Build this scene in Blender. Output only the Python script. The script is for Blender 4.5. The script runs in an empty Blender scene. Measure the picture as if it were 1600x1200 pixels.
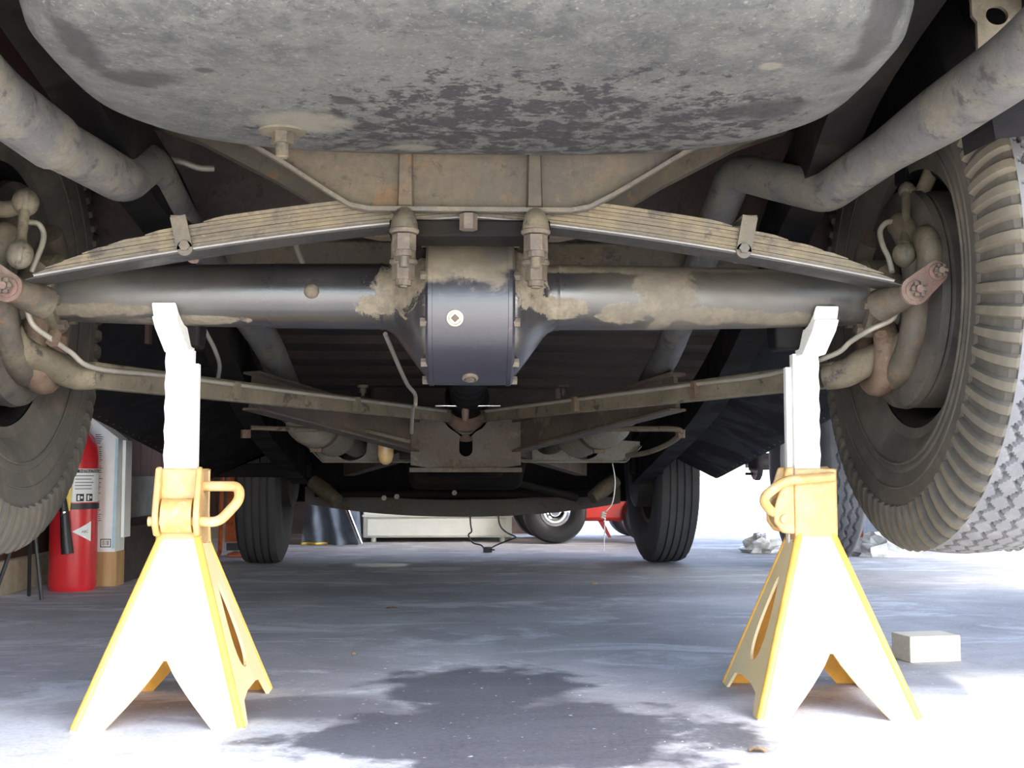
import bpy, bmesh, math, random
from mathutils import Vector, Matrix, Euler
R = math.radians
PI = math.pi
scene = bpy.context.scene
COL = scene.collection
random.seed(7)

# ------------------------------------------------------------------ camera
F = 1850.0
CAM_H = 0.364
CAM_ROT = Euler((R(90 + 4.11), 0, R(-2.23)), 'XYZ')
cam_d = bpy.data.cameras.new('camera')
cam_d.sensor_width = 36.0
cam_d.lens = 36.0 * F / 1600.0
cam_d.clip_start = 0.02
cam = bpy.data.objects.new('camera', cam_d)
cam.location = (0, 0, CAM_H)
cam.rotation_euler = CAM_ROT
COL.objects.link(cam)
scene.camera = cam
_M = CAM_ROT.to_matrix()


def at(px, py, Y):
    """measured image point + true distance along the car -> place in the garage"""
    d = _M @ Vector(((px - 800) / F, -(py - 600) / F, -1.0))
    return Vector((0, 0, CAM_H)) + d * (Y / d.y)


# ------------------------------------------------------------------ world, sun, exposure
world = bpy.data.worlds.new('sky')
scene.world = world
world.use_nodes = True
wn = world.node_tree
wn.nodes.clear()
sky = wn.nodes.new('ShaderNodeTexSky')
sky.sky_type = 'NISHITA'
sky.sun_disc = False
sky.sun_elevation = R(48)
sky.sun_rotation = R(130)
sky.air_density = 1.0
sky.dust_density = 2.0
bg = wn.nodes.new('ShaderNodeBackground')
bg.inputs['Strength'].default_value = 0.95
wo = wn.nodes.new('ShaderNodeOutputWorld')
wn.links.new(sky.outputs[0], bg.inputs[0])
wn.links.new(bg.outputs[0], wo.inputs[0])

sun_d = bpy.data.lights.new('sun', 'SUN')
sun_d.energy = 9.0
sun_d.angle = R(5)
sun_d.color = (1.0, 0.95, 0.86)
sun = bpy.data.objects.new('sun', sun_d)
SUN_FROM = Vector((0.10, -1.0, 1.12)).normalized()
sun.rotation_euler = SUN_FROM.to_track_quat('Z', 'Y').to_euler()
sun.location = (4, -4, 6)
COL.objects.link(sun)

vs = scene.view_settings
vs.view_transform = 'Standard'
vs.look = 'None'
vs.gamma = 1.0
vs.exposure = 1.0
vs.use_curve_mapping = False
scene.cycles.max_bounces = 8
scene.cycles.diffuse_bounces = 5


# ------------------------------------------------------------------ materials
class N:
    """small node-tree writer"""
    def __init__(s, name):
        s.m = bpy.data.materials.new(name)
        s.m.use_nodes = True
        s.t = s.m.node_tree
        s.b = s.t.nodes['Principled BSDF']
        s.co = s.t.nodes.new('ShaderNodeTexCoord')
        s.pos = s.t.nodes.new('ShaderNodeNewGeometry').outputs['Position']

    def new(s, typ, **kw):
        n = s.t.nodes.new(typ)
        for k, v in kw.items():
            setattr(n, k, v)
        return n

    def link(s, a, b):
        s.t.links.new(a, b)

    def val(s, inp, v):
        if hasattr(v, 'is_output'):
            s.link(v, inp)
        else:
            inp.default_value = v

    def noise(s, scale, detail=4, rough=0.6, dist=0.0, vec=None, stretch=None):
        n = s.new('ShaderNodeTexNoise')
        n.inputs['Scale'].default_value = scale
        n.inputs['Detail'].default_value = detail
        n.inputs['Roughness'].default_value = rough
        n.inputs['Distortion'].default_value = dist
        v = vec if vec is not None else s.pos
        if stretch:
            mp = s.new('ShaderNodeMapping')
            mp.inputs['Scale'].default_value = stretch
            s.link(v, mp.inputs['Vector'])
            v = mp.outputs[0]
        s.link(v, n.inputs['Vector'])
        return n.outputs['Fac']

    def ramp(s, fac, a, b, lo=0.0, hi=1.0):
        n = s.new('ShaderNodeMapRange')
        n.interpolation_type = 'SMOOTHSTEP'
        s.link(fac, n.inputs['Value'])
        n.inputs['From Min'].default_value = a
        n.inputs['From Max'].default_value = b
        n.inputs['To Min'].default_value = lo
        n.inputs['To Max'].default_value = hi
        return n.outputs['Result']

    def math(s, op, a, b=0.0, c=0.0):
        n = s.new('ShaderNodeMath')
        n.operation = op
        s.val(n.inputs[0], a)
        s.val(n.inputs[1], b)
        if op == 'MULTIPLY_ADD':
            s.val(n.inputs[2], c)
        return n.outputs[0]

    def mix(s, fac, a, b):
        n = s.new('ShaderNodeMix')
        n.data_type = 'RGBA'
        s.val(n.inputs[0], fac)
        s.val(n.inputs[6], a if hasattr(a, 'is_output') else (*a, 1) if len(a) == 3 else a)
        s.val(n.inputs[7], b if hasattr(b, 'is_output') else (*b, 1) if len(b) == 3 else b)
        return n.outputs[2]

    def sep(s, v=None):
        n = s.new('ShaderNodeSeparateXYZ')
        s.link(v if v is not None else s.pos, n.inputs[0])
        return n.outputs

    def blob(s, cx, cy, rx, ry, soft=0.5, wob=0.25, wscale=6.0, axes=(0, 1)):
        """1 inside an irregular patch centred on a place, 0 outside"""
        x = s.sep()
        dx = s.math('DIVIDE', s.math('SUBTRACT', x[axes[0]], cx), rx)
        dy = s.math('DIVIDE', s.math('SUBTRACT', x[axes[1]], cy), ry)
        d = s.math('SQRT', s.math('ADD', s.math('MULTIPLY', dx, dx), s.math('MULTIPLY', dy, dy)))
        w = s.math('MULTIPLY', s.math('SUBTRACT', s.noise(wscale, 5, 0.6), 0.5), wob * 4)
        return s.ramp(s.math('ADD', d, w), 1.0 + soft * .5, 1.0 - soft * .5)

    def bump(s, h, strength=0.3, dist=0.002):
        n = s.new('ShaderNodeBump')
        n.inputs['Strength'].default_value = strength
        n.inputs['Distance'].default_value = dist
        s.link(h, n.inputs['Height'])
        s.link(n.outputs[0], s.b.inputs['Normal'])

    def done(s, col, rough=0.6, metal=0.0, spec=0.5):
        s.val(s.b.inputs['Base Color'], col if hasattr(col, 'is_output') else (*col, 1))
        s.val(s.b.inputs['Roughness'], rough)
        s.val(s.b.inputs['Metallic'], metal)
        s.b.inputs['Specular IOR Level'].default_value = spec
        return s.m


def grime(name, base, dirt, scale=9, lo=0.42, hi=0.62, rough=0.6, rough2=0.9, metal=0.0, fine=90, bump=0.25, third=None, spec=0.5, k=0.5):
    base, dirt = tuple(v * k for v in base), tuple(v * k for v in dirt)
    third = tuple(v * k for v in third) if third else None
    n = N(name)
    f = n.ramp(n.noise(scale, 6, 0.65, 0.4), lo, hi)
    c = n.mix(f, base, dirt)
    if third:
        c = n.mix(n.ramp(n.noise(scale * 1.9, 5, 0.7, 0.2), 0.56, 0.66), c, third)
    g = n.noise(fine, 4, 0.7)
    c = n.mix(n.ramp(g, 0.3, 0.75, 0.0, 0.35), c, tuple(v * 0.45 for v in base))
    if k < 1:
        # oily blotches and pale grit
        c = n.mix(n.ramp(n.noise(scale * 2.6 + 12, 7, 0.78, 0.5), 0.54, 0.66, 0, 0.6), c, tuple(v * 0.38 for v in base))
        c = n.mix(n.ramp(n.noise(fine * 1.6, 4, 0.8), 0.60, 0.72, 0, 0.55), c, tuple(v * 1.7 for v in dirt))
    n.bump(n.noise(fine * 1.7, 5, 0.7), bump * 1.6)
    r = n.math('MULTIPLY_ADD', f, rough2 - rough, rough)
    return n.done(c, r, metal, spec)


def plain(name, col, rough=0.6, metal=0.0, var=0.12, scale=25, spec=0.5, bump=0.1):
    n = N(name)
    f = n.noise(scale, 4, 0.6)
    c = n.mix(n.ramp(f, 0.3, 0.7), tuple(v * (1 - var) for v in col), tuple(min(1, v * (1 + var)) for v in col))
    n.bump(n.noise(scale * 4, 3), bump)
    return n.done(c, rough, metal, spec)


M = {}
TAN = (0.30, 0.235, 0.15)


def mat_floor():
    n = N('concrete')
    big = n.noise(1.3, 6, 0.62, 0.3)
    med = n.noise(6, 6, 0.7, 0.5)
    fine = n.noise(120, 4, 0.75)
    c = n.mix(n.ramp(big, 0.34, 0.66), (0.37, 0.355, 0.36), (0.53, 0.515, 0.52))
    c = n.mix(n.ramp(med, 0.42, 0.7, 0, 0.5), c, (0.28, 0.265, 0.27))
    # pale dusty bloom in drifts
    dust = n.noise(3.2, 7, 0.72, 0.8, stretch=(0.7, 1.5, 1))
    c = n.mix(n.ramp(dust, 0.50, 0.64, 0, 0.85), c, (0.72, 0.72, 0.73))
    lo_ = n.math('MAXIMUM', n.blob(-0.62, 1.55, 0.52, 0.24, 0.5, 0.35, 5), n.blob(0.92, 1.66, 0.58, 0.30, 0.5, 0.35, 5))  # overexposed white of the near floor painted in as two pale dusty patches
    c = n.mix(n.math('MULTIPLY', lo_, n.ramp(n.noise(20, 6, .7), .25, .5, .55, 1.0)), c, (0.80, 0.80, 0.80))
    # damp dark stain in the middle and smaller spots
    st = n.blob(0.06, 1.66, 0.30, 0.22, 0.30, 0.42, 9)
    st2 = n.blob(0.03, 2.02, 0.17, 0.20, 0.4, 0.42, 10)
    st3 = n.blob(-0.22, 1.86, 0.14, 0.10, 0.6, 0.3, 7)
    st = n.math('MAXIMUM', st, n.math('MAXIMUM', st2, n.math('MULTIPLY', st3, 0.7)))
    c = n.mix(n.math('MULTIPLY', st, 0.88), c, n.mix(n.ramp(fine, .35, .65), (0.075, 0.075, 0.095), (0.14, 0.14, 0.165)))
    oil = n.blob(-0.36, 4.55, 0.17, 0.10, 0.3, 0.2, 6)
    c = n.mix(oil, c, (0.05, 0.05, 0.055))
    oil2 = n.blob(0.3, 3.6, 0.9, 0.22, 0.8, 0.3, 3)
    c = n.mix(n.math('MULTIPLY', oil2, 0.45), c, (0.16, 0.155, 0.16))
    # white flecks
    fl = n.ramp(n.noise(85, 2, 0.5), 0.70, 0.73)
    c = n.mix(fl, c, (0.85, 0.85, 0.85))
    c = n.mix(n.ramp(fine, 0.3, 0.8, 0, 0.3), c, (0.16, 0.16, 0.17))
    n.bump(n.noise(200, 6, 0.75), 0.25)
    r = n.math('MULTIPLY_ADD', st, -0.35, 0.8)
    r = n.math('MULTIPLY_ADD', oil, -0.5, r)
    return n.done(c, r, 0, 0.4)


def mat_tank():
    n = N('tank_metal')
    a = n.noise(5, 6, 0.65, 0.3)
    b = n.noise(26, 6, 0.75, 0.4)
    c = n.mix(n.ramp(a, 0.35, 0.65), (0.044, 0.048, 0.049), (0.080, 0.084, 0.078))
    c = n.mix(n.ramp(b, 0.40, 0.66, 0, 0.75), c, (0.105, 0.108, 0.098))
    sp = n.noise(170, 3, 0.8)
    c = n.mix(n.ramp(sp, 0.56, 0.70, 0, 0.75), c, (0.17, 0.168, 0.145))
    c = n.mix(n.ramp(n.noise(110, 3, 0.8), 0.56, 0.68, 0, 0.7), c, (0.026, 0.027, 0.030))
    # dark peeled undercoating, mostly in the middle of the forward half
    area = n.blob(0.08, 1.42, 0.36, 0.24, 0.9, 0.25, 4)
    pe = n.noise(34, 7, 0.75, 0.25)
    th = n.math('MULTIPLY_ADD', area, -0.235, 0.72)
    dk = n.ramp(n.math('SUBTRACT', pe, th), -0.02, 0.035)
    c = n.mix(n.math('MULTIPLY', dk, 0.9), c, (0.017, 0.016, 0.019))
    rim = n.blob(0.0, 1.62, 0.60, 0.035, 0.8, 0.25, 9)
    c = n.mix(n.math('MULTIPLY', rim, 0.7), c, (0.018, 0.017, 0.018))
    # dark drip marks near the left and right corners
    for (x, y, rx, ry) in ((-0.395, 1.20, 0.018, 0.07), (-0.355, 1.28, 0.04, 0.025), (-.28, 1.24, .012, .01), (-.14, 1.33, .012, .012), (0.35, 1.36, 0.05, 0.035), (0.415, 1.14, 0.02, 0.12)):
        c = n.mix(n.math('MULTIPLY', n.blob(x, y, rx, ry, .6, .5, 20), .8), c, (0.020, 0.018, 0.019))
    # bare pale patches around the plug and on the right
    for (x, y, rx, ry) in ((-0.20, 1.42, 0.055, 0.04), (-0.07, 1.55, 0.03, 0.02), (0.32, 1.21, 0.012, 0.011), (0.17, 1.61, 0.06, 0.008), (0.07, 1.615, 0.03, 0.006)):
        c = n.mix(n.math('MULTIPLY', n.blob(x, y, rx, ry, .6, .3, 26), .75), c, (0.155, 0.145, 0.115))
    rust = n.ramp(n.noise(30, 6, 0.75), 0.67, 0.73, 0, 0.6)
    c = n.mix(rust, c, (0.11, 0.065, 0.04))
    n.bump(n.noise(110, 6, 0.8), 0.6, 0.003)
    return n.done(c, 0.6, 0.1, 0.5)


def mat_axle():
    n = N('axle_paint')
    x = n.sep()
    c = n.mix(n.ramp(n.noise(8, 5, 0.6), 0.35, 0.7), (0.016, 0.0155, 0.017), (0.03, 0.029, 0.029))
    # tan road dirt where the black paint is missing: patches of their own shape
    wob = n.noise(17, 8, 0.78, 0.6)
    m = None
    zc = 0.634
    for (cx, cz, rx, rz) in ((-0.095, zc + .01, 0.045, 0.036), (-0.135, zc - .02, 0.03, 0.016), (0.09, zc + .02, 0.028, 0.035), (0.14, zc - .022, 0.05, 0.014),
                             (0.305, zc, 0.042, 0.05), (0.37, zc - .032, 0.09, 0.010), (0.21, zc + .042, 0.13, 0.010), (-0.57, zc - .028, 0.09, 0.008),
                             (0.25, zc - .03, .04, .016), (0.5, zc - .036, 0.08, 0.008), (0.40, zc + .045, .2, .008), (-.42, zc - .042, .08, .006)):
        d = n.math('SQRT', n.math('ADD', n.math('POWER', n.math('DIVIDE', n.math('SUBTRACT', x[0], cx), rx), 2.0),
                                  n.math('POWER', n.math('DIVIDE', n.math('SUBTRACT', x[2], cz), rz), 2.0)))
        b = n.ramp(n.math('ADD', d, n.math('MULTIPLY', n.math('SUBTRACT', wob, 0.5), 3.2)), 1.12, 0.96)
        m = b if m is None else n.math('MAXIMUM', m, b)
    tan = n.mix(n.ramp(n.noise(60, 4, .7), .3, .7), (0.085, 0.068, 0.046), (0.165, 0.135, 0.09))
    c = n.mix(m, c, tan)
    # thin film of dust further out
    film = n.math('MULTIPLY', n.math('MAXIMUM', n.ramp(x[0], 0.10, 0.30, 0, .8), n.ramp(n.math('ABSOLUTE', x[0]), 0.25, 0.65)), n.ramp(n.noise(7, 6, .68, .3), .35, .65, .15, .85))
    c = n.mix(film, c, (0.075, 0.064, 0.045))
    n.bump(n.noise(140, 5, 0.7), 0.18)
    r = n.math('MULTIPLY_ADD', n.math('MAXIMUM', m, film), 0.5, 0.26)
    return n.done(c, r, 0.0, 0.9)


def mat_banjo():
    n = N('banjo_paint')
    x = n.sep()
    up = n.ramp(n.math('MULTIPLY_ADD', n.math('SUBTRACT', n.noise(14, 6, .7, .6), .5), 0.12, x[2]), 0.635, 0.655)
    c = n.mix(up, (0.018, 0.0175, 0.024), n.mix(n.ramp(n.noise(18, 5, .6), .35, .65), (0.10, 0.085, 0.06), (0.16, 0.135, 0.095)))
    w = n.blob(0.045, 0.695, 0.022, 0.028, .3, .15, 12, axes=(0, 2))
    c = n.mix(n.math('MULTIPLY', w, .7), c, (0.09, 0.085, 0.075))
    c = n.mix(n.ramp(n.noise(40, 4, .7), .64, .72, 0, .5), c, (0.13, 0.08, 0.045))
    n.bump(n.noise(60, 5, 0.7), 0.25)
    return n.done(c, n.math('MULTIPLY_ADD', up, 0.3, 0.33), 0.0, 0.8)


def mat_tire(name, a, b, dusty=0.5):
    n = N(name)
    c = n.mix(n.ramp(n.noise(5, 5, .6), .35, .65), a, tuple(v * 1.25 for v in a))
    c = n.mix(n.ramp(n.noise(16, 6, .7, .5), .45, .7, 0, dusty), c, b)
    n.bump(n.noise(180, 4, .7), 0.15)
    return n.done(c, 0.8, 0, 0.3)


def mat_wood(name, a, b, scale=6, stretch=(8, 8, 0.6), rough=0.65):
    n = N(name)
    g = n.noise(scale, 5, .6, 1.5, stretch=stretch)
    c = n.mix(n.ramp(g, .3, .7), a, b)
    n.bump(g, 0.2)
    return n.done(c, rough, 0, 0.3)


def mat_stand():
    n = N('glare_pale_yellow_paint')
    c = n.mix(n.ramp(n.noise(6, 5, .6), .35, .65), (0.88, 0.66, 0.32), (0.92, 0.73, 0.42))  # yellow paint made pale so its colour carries the washed-out glare
    c = n.mix(n.ramp(n.noise(55, 5, .75), .70, .74), c, (0.12, 0.06, 0.03))
    n.bump(n.noise(90, 4, .7), 0.1)
    return n.done(c, 0.42, 0, 0.5)


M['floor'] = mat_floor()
M['tank'] = mat_tank()
M['axle'] = mat_axle()
M['banjo'] = mat_banjo()
M['tire'] = mat_tire('rear_tire_rubber', (0.055, 0.050, 0.042), (0.11, 0.095, 0.07), 0.65)
M['lug'] = mat_tire('rear_tire_lug_dust', (0.085, 0.075, 0.057), (0.14, 0.12, 0.085), 0.7)
M['tread'] = mat_tire('rear_tread_rubber', (0.115, 0.115, 0.12), (0.19, 0.19, 0.19), 0.5)
M['tire_front'] = mat_tire('front_tire_rubber', (0.045, 0.045, 0.048), (0.075, 0.07, 0.065), 0.4)
M['tire_old'] = mat_tire('weathered_tire_rubber', (0.085, 0.085, 0.09), (0.14, 0.14, 0.14), 0.5)
M['spring'] = grime('spring_dusty', (0.22, 0.185, 0.13), (0.33, 0.27, 0.17), 14, rough=.7, rough2=.9, third=(0.12, 0.10, 0.08))
M['spring_main'] = grime('spring_main_leaf', (0.035, 0.034, 0.034), (0.065, 0.058, 0.05), 9, rough=.45, rough2=.75)
M['spring_edge'] = plain('spring_edge_worn', (0.20, 0.19, 0.18), 0.45, 0.4)
M['clip'] = grime('spring_clip_metal', (0.17, 0.155, 0.13), (0.26, 0.22, 0.16), 25)
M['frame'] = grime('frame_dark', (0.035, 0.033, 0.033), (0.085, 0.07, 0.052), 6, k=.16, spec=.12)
M['frame_brown'] = grime('frame_dusty', (0.14, 0.115, 0.08), (0.23, 0.185, 0.12), 8, third=(0.07, 0.06, 0.05))
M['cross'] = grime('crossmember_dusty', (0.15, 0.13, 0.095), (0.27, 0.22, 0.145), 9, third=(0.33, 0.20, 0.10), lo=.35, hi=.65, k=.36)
M['rod'] = grime('radius_rod_dusty', (0.20, 0.165, 0.11), (0.28, 0.23, 0.15), 12, third=(0.05, 0.045, 0.04))
M['pipe'] = grime('exhaust_steel', (0.17, 0.15, 0.13), (0.27, 0.235, 0.17), 11, third=(0.10, 0.095, 0.095), metal=0.25, rough=.5)
M['pipe_near'] = grime('tailpipe_steel', (0.24, 0.235, 0.235), (0.30, 0.28, 0.22), 12, third=(0.13, 0.12, 0.12), metal=0.3, rough=.45, rough2=.7)
M['rust'] = grime('rusty_steel', (0.24, 0.14, 0.09), (0.30, 0.21, 0.14), 18, third=(0.14, 0.10, 0.08), k=.42)
M['pinkrust'] = grime('red_rust_shackle', (0.36, 0.21, 0.165), (0.42, 0.31, 0.245), 22, third=(0.24, 0.16, 0.12), k=.42)
M['bolt'] = grime('bolt_steel', (0.16, 0.125, 0.10), (0.27, 0.22, 0.16), 40, rough=.6)
M['dustcast'] = grime('dusty_casting', (0.17, 0.145, 0.10), (0.28, 0.235, 0.16), 16, third=(0.08, 0.07, 0.06))
M['line'] = plain('brake_line_steel', (0.26, 0.24, 0.20), 0.55, 0.3)
M['pan'] = grime('floor_pan_dark', (0.050, 0.040, 0.038), (0.085, 0.064, 0.054), 5, rough=.7, k=.98)
M['body'] = plain('body_primer', (0.010, 0.009, 0.011), 0.6, 0)
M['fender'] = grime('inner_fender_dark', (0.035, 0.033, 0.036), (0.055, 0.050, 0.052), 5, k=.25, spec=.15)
M['blue'] = plain('blue_body_paint', (0.10, 0.14, 0.26), 0.5, 0, 0.2)
M['maroon'] = plain('maroon_paint', (0.06, 0.03, 0.027), 0.6, 0, 0.2)
M['drum'] = grime('brake_drum_iron', (0.06, 0.055, 0.05), (0.13, 0.11, 0.085), 9)
M['backing'] = grime('backing_plate', (0.12, 0.10, 0.075), (0.20, 0.165, 0.11), 12, third=(0.22, 0.12, 0.06))
M['muffler'] = grime('muffler_can', (0.20, 0.18, 0.14), (0.27, 0.235, 0.17), 12, rough=.6, k=.99)
M['xm'] = grime('x_member', (0.11, 0.085, 0.065), (0.17, 0.13, 0.095), 7, third=(0.22, 0.18, 0.13), k=.6)
M['front_iron'] = grime('front_axle_iron', (0.05, 0.045, 0.042), (0.10, 0.08, 0.065), 9, k=.7)
M['plate'] = grime('trans_support', (0.17, 0.16, 0.14), (0.22, 0.20, 0.17), 10, k=.9)
M['amber'] = plain('amber_filter_bowl', (0.55, 0.38, 0.18), 0.25, 0, 0.2)
M['black'] = plain('black_plastic', (0.018, 0.018, 0.02), 0.45)
M['chrome'] = plain('chrome', (0.75, 0.75, 0.75), 0.12, 1.0, 0.05)
M['silver'] = plain('bright_plug_steel', (0.55, 0.48, 0.36), 0.4, 0.6, 0.2, 60)
M['stand'] = mat_stand()
M['stand_shade_orange'] = plain('stand_shade_orange_paint', (0.80, 0.42, 0.08), 0.4, 0, 0.15)  # same paint kept deep where folds and insides turn out of the glare
M['stand_hw'] = grime('stand_hardware_paint', (0.62, 0.36, 0.12), (0.68, 0.44, 0.20), 20, third=(0.55, 0.40, 0.26), rough=.4, rough2=.5, k=1)
M['post_white'] = grime('post_white_paint', (0.90, 0.89, 0.84), (0.86, 0.83, 0.75), 12, lo=.5, hi=.8, rough=.5, rough2=.6, fine=150, bump=.1, k=1)
M['wall'] = mat_wood('wall_brown_board', (0.055, 0.028, 0.022), (0.085, 0.04, 0.03), 4, (1, 6, 0.5))
M['wall_back'] = plain('back_wall_plaster', (0.22, 0.19, 0.17), 0.8, 0, 0.3, 6)
M['baseboard'] = plain('baseboard_beige', (0.34, 0.29, 0.21), 0.7, 0, 0.15)
M['ceil'] = plain('ceiling_board', (0.30, 0.27, 0.23), 0.8, 0, 0.2, 3)
M['drive'] = plain('driveway_concrete', (0.64, 0.60, 0.53), 0.9, 0, 0.12, 3)
M['red'] = plain('extinguisher_red', (0.58, 0.022, 0.028), 0.3, 0, 0.06)
M['label'] = plain('white_label', (0.80, 0.80, 0.78), 0.5, 0, 0.03)
M['ink'] = plain('black_ink', (0.02, 0.02, 0.022), 0.6, 0)
M['yellow'] = plain('yellow_tag', (0.75, 0.55, 0.08), 0.5)
M['cardwhite'] = plain('white_carton', (0.82, 0.83, 0.80), 0.55, 0, 0.03)
M['cardblue'] = plain('pale_blue_carton', (0.42, 0.62, 0.72), 0.55, 0, 0.08)
M['green'] = plain('green_print', (0.10, 0.38, 0.05), 0.5, 0, 0.2)
M['wood'] = mat_wood('raw_stud_wood', (0.42, 0.24, 0.10), (0.52, 0.33, 0.16), 5, (8, 8, 0.6))
M['block'] = mat_wood('pale_block_wood', (0.70, 0.60, 0.44), (0.80, 0.72, 0.56), 9, (1, 7, 7))
M['darkwood'] = plain('dark_crate', (0.05, 0.036, 0.036), 0.75, 0, 0.25)
M['greyboard'] = plain('grey_board', (0.22, 0.21, 0.19), 0.8, 0, 0.15)
M['orange'] = grime('orange_paint', (0.62, 0.13, 0.02), (0.50, 0.10, 0.02), 10, rough=.5, third=(0.16, 0.05, 0.02), k=1)
M['tarp'] = plain('blue_grey_tarp', (0.13, 0.16, 0.21), 0.6, 0, 0.2, 12)
M['appliance'] = plain('white_enamel', (0.80, 0.80, 0.72), 0.3, 0, 0.03)
M['mower'] = plain('mower_red', (0.62, 0.035, 0.025), 0.35, 0, 0.08)
M['leaf'] = plain('dry_leaf', (0.34, 0.22, 0.12), 0.8, 0, 0.3)
M['plastic'] = plain('clear_wrap', (0.65, 0.64, 0.62), 0.25, 0, 0.3, 20)
M['trailer'] = grime('trailer_frame', (0.05, 0.05, 0.055), (0.12, 0.07, 0.05), 9)
#M['earth'] = grime('leafy_dirt', (0.30, 0.25, 0.20), (0.42, 0.36, 0.30), 20)


# ------------------------------------------------------------------ mesh helpers
class MB:
    def __init__(s):
        s.v, s.f, s.mi = [], [], []

    def add(s, vs, fs, mi=0):
        b = len(s.v)
        s.v += [Vector(p) for p in vs]
        s.f += [tuple(i + b for i in f) for f in fs]
        s.mi += [mi] * len(fs)
        return s

    def box(s, c, size, rot=None, mi=0, taper=1.0):
        c = Vector(c)
        hx, hy, hz = (d / 2 for d in size)
        pts = []
        for z, t in ((-hz, 1.0), (hz, taper)):
            for x, y in ((-hx, -hy), (hx, -hy), (hx, hy), (-hx, hy)):
                p = Vector((x * t, y * t, z))
                pts.append(c + (rot @ p if rot is not None else p))
        return s.add(pts, [(0, 3, 2, 1), (4, 5, 6, 7), (0, 1, 5, 4), (1, 2, 6, 5), (2, 3, 7, 6), (3, 0, 4, 7)], mi)

    def bbox(s, lo, hi, mi=0):
        lo, hi = Vector(lo), Vector(hi)
        return s.box((lo + hi) / 2, hi - lo, None, mi)

    def bar(s, a, b, w, h, up=(0, 0, 1), mi=0):
        """rectangular bar from a to b, w wide and h tall"""
        a, b = Vector(a), Vector(b)
        d = (b - a).normalized()
        u = Vector(up)
        sx = d.cross(u).normalized()
        u = sx.cross(d).normalized()
        pts = []
        for p in (a, b):
            for i, j in ((-1, -1), (1, -1), (1, 1), (-1, 1)):
                pts.append(p + sx * (i * w / 2) + u * (j * h / 2))
        return s.add(pts, [(0, 1, 2, 3), (7, 6, 5, 4), (0, 4, 5, 1), (1, 5, 6, 2), (2, 6, 7, 3), (3, 7, 4, 0)], mi)

    def tube(s, pts, r, seg=16, cap=True, mi=0, flat=None):
        pts = [Vector(p) for p in pts]
        n = len(pts)
        rr = r if isinstance(r, (list, tuple)) else [r] * n
        tang = []
        for i in range(n):
            a = pts[max(0, i - 1)]
            b = pts[min(n - 1, i + 1)]
            tang.append((b - a).normalized())
        t0 = tang[0]
        ref = Vector((0, 0, 1)) if abs(t0.z) < 0.9 else Vector((1, 0, 0))
        u = t0.cross(ref).normalized()
        V, Fc = [], []
        for i in range(n):
            t = tang[i]
            u = (u - t * u.dot(t)).normalized()
            w = t.cross(u)
            for k in range(seg):
                a = 2 * PI * k / seg
                V.append(pts[i] + (u * math.cos(a) + w * math.sin(a) * (flat or 1.0)) * rr[i])
        for i in range(n - 1):
            for k in range(seg):
                k2 = (k + 1) % seg
                Fc.append((i * seg + k, i * seg + k2, (i + 1) * seg + k2, (i + 1) * seg + k))
        if cap:
            Fc.append(tuple(reversed(range(seg))))
            Fc.append(tuple((n - 1) * seg + k for k in range(seg)))
        return s.add(V, Fc, mi)

    def lathe(s, prof, origin, axis, seg=48, close=False, mi=0, arc=None):
        """prof: list of (along axis, radius)"""
        o = Vector(origin)
        a = Vector(axis).normalized()
        ref = Vector((0, 0, 1)) if abs(a.z) < 0.9 else Vector((0, 1, 0))
        u = a.cross(ref).normalized()
        w = a.cross(u)
        n = len(prof)
        V, Fc = [], []
        full = arc is None
        a0, a1 = (0, 2 * PI) if full else arc
        cnt = seg if full else seg + 1
        for k in range(cnt):
            t = a0 + (a1 - a0) * k / seg
            d = u * math.cos(t) + w * math.sin(t)
            for (x, r) in prof:
                V.append(o + a * x + d * r)
        for k in range(seg):
            k2 = (k + 1) % cnt
            for i in range(n - 1):
                Fc.append((k * n + i, k * n + i + 1, k2 * n + i + 1, k2 * n + i))
            if close:
                Fc.append((k * n + n - 1, k * n, k2 * n, k2 * n + n - 1))
        return s.add(V, Fc, mi)

    def cyl(s, c, axis, r, h, seg=24, mi=0, bev=0.0):
        b = bev
        prof = [(-h / 2, 0.0005), (-h / 2, r - b), (-h / 2 + b, r), (h / 2 - b, r), (h / 2, r - b), (h / 2, 0.0005)] if b else \
               [(-h / 2, 0.0005), (-h / 2, r), (h / 2, r), (h / 2, 0.0005)]
        return s.lathe(prof, c, axis, seg, mi=mi)

    def hexn(s, c, axis, r, h, mi=0):
        return s.cyl(c, axis, r, h, 6, mi)

    def sphere(s, c, r, seg=20, ring=12, squash=(1, 1, 1), mi=0):
        c = Vector(c)
        V, Fc = [], []
        for i in range(ring + 1):
            p = PI * i / ring
            for k in range(seg):
                a = 2 * PI * k / seg
                V.append(c + Vector((math.sin(p) * math.cos(a) * r * squash[0], math.sin(p) * math.sin(a) * r * squash[1], math.cos(p) * r * squash[2])))
        for i in range(ring):
            for k in range(seg):
                k2 = (k + 1) % seg
                Fc.append((i * seg + k, (i + 1) * seg + k, (i + 1) * seg + k2, i * seg + k2))
        return s.add(V, Fc, mi)

    def prism(s, poly, vec, mi=0):
        """polygon (list of points) pushed along vec"""
        vec = Vector(vec)
        n = len(poly)
        P = [Vector(p) for p in poly]
        V = P + [p + vec for p in P]
        Fc = [tuple(range(n)), tuple(reversed(range(n, 2 * n)))]
        for i in range(n):
            j = (i + 1) % n
            Fc.append((i, i + n, j + n, j))
        return s.add(V, Fc, mi)

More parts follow.
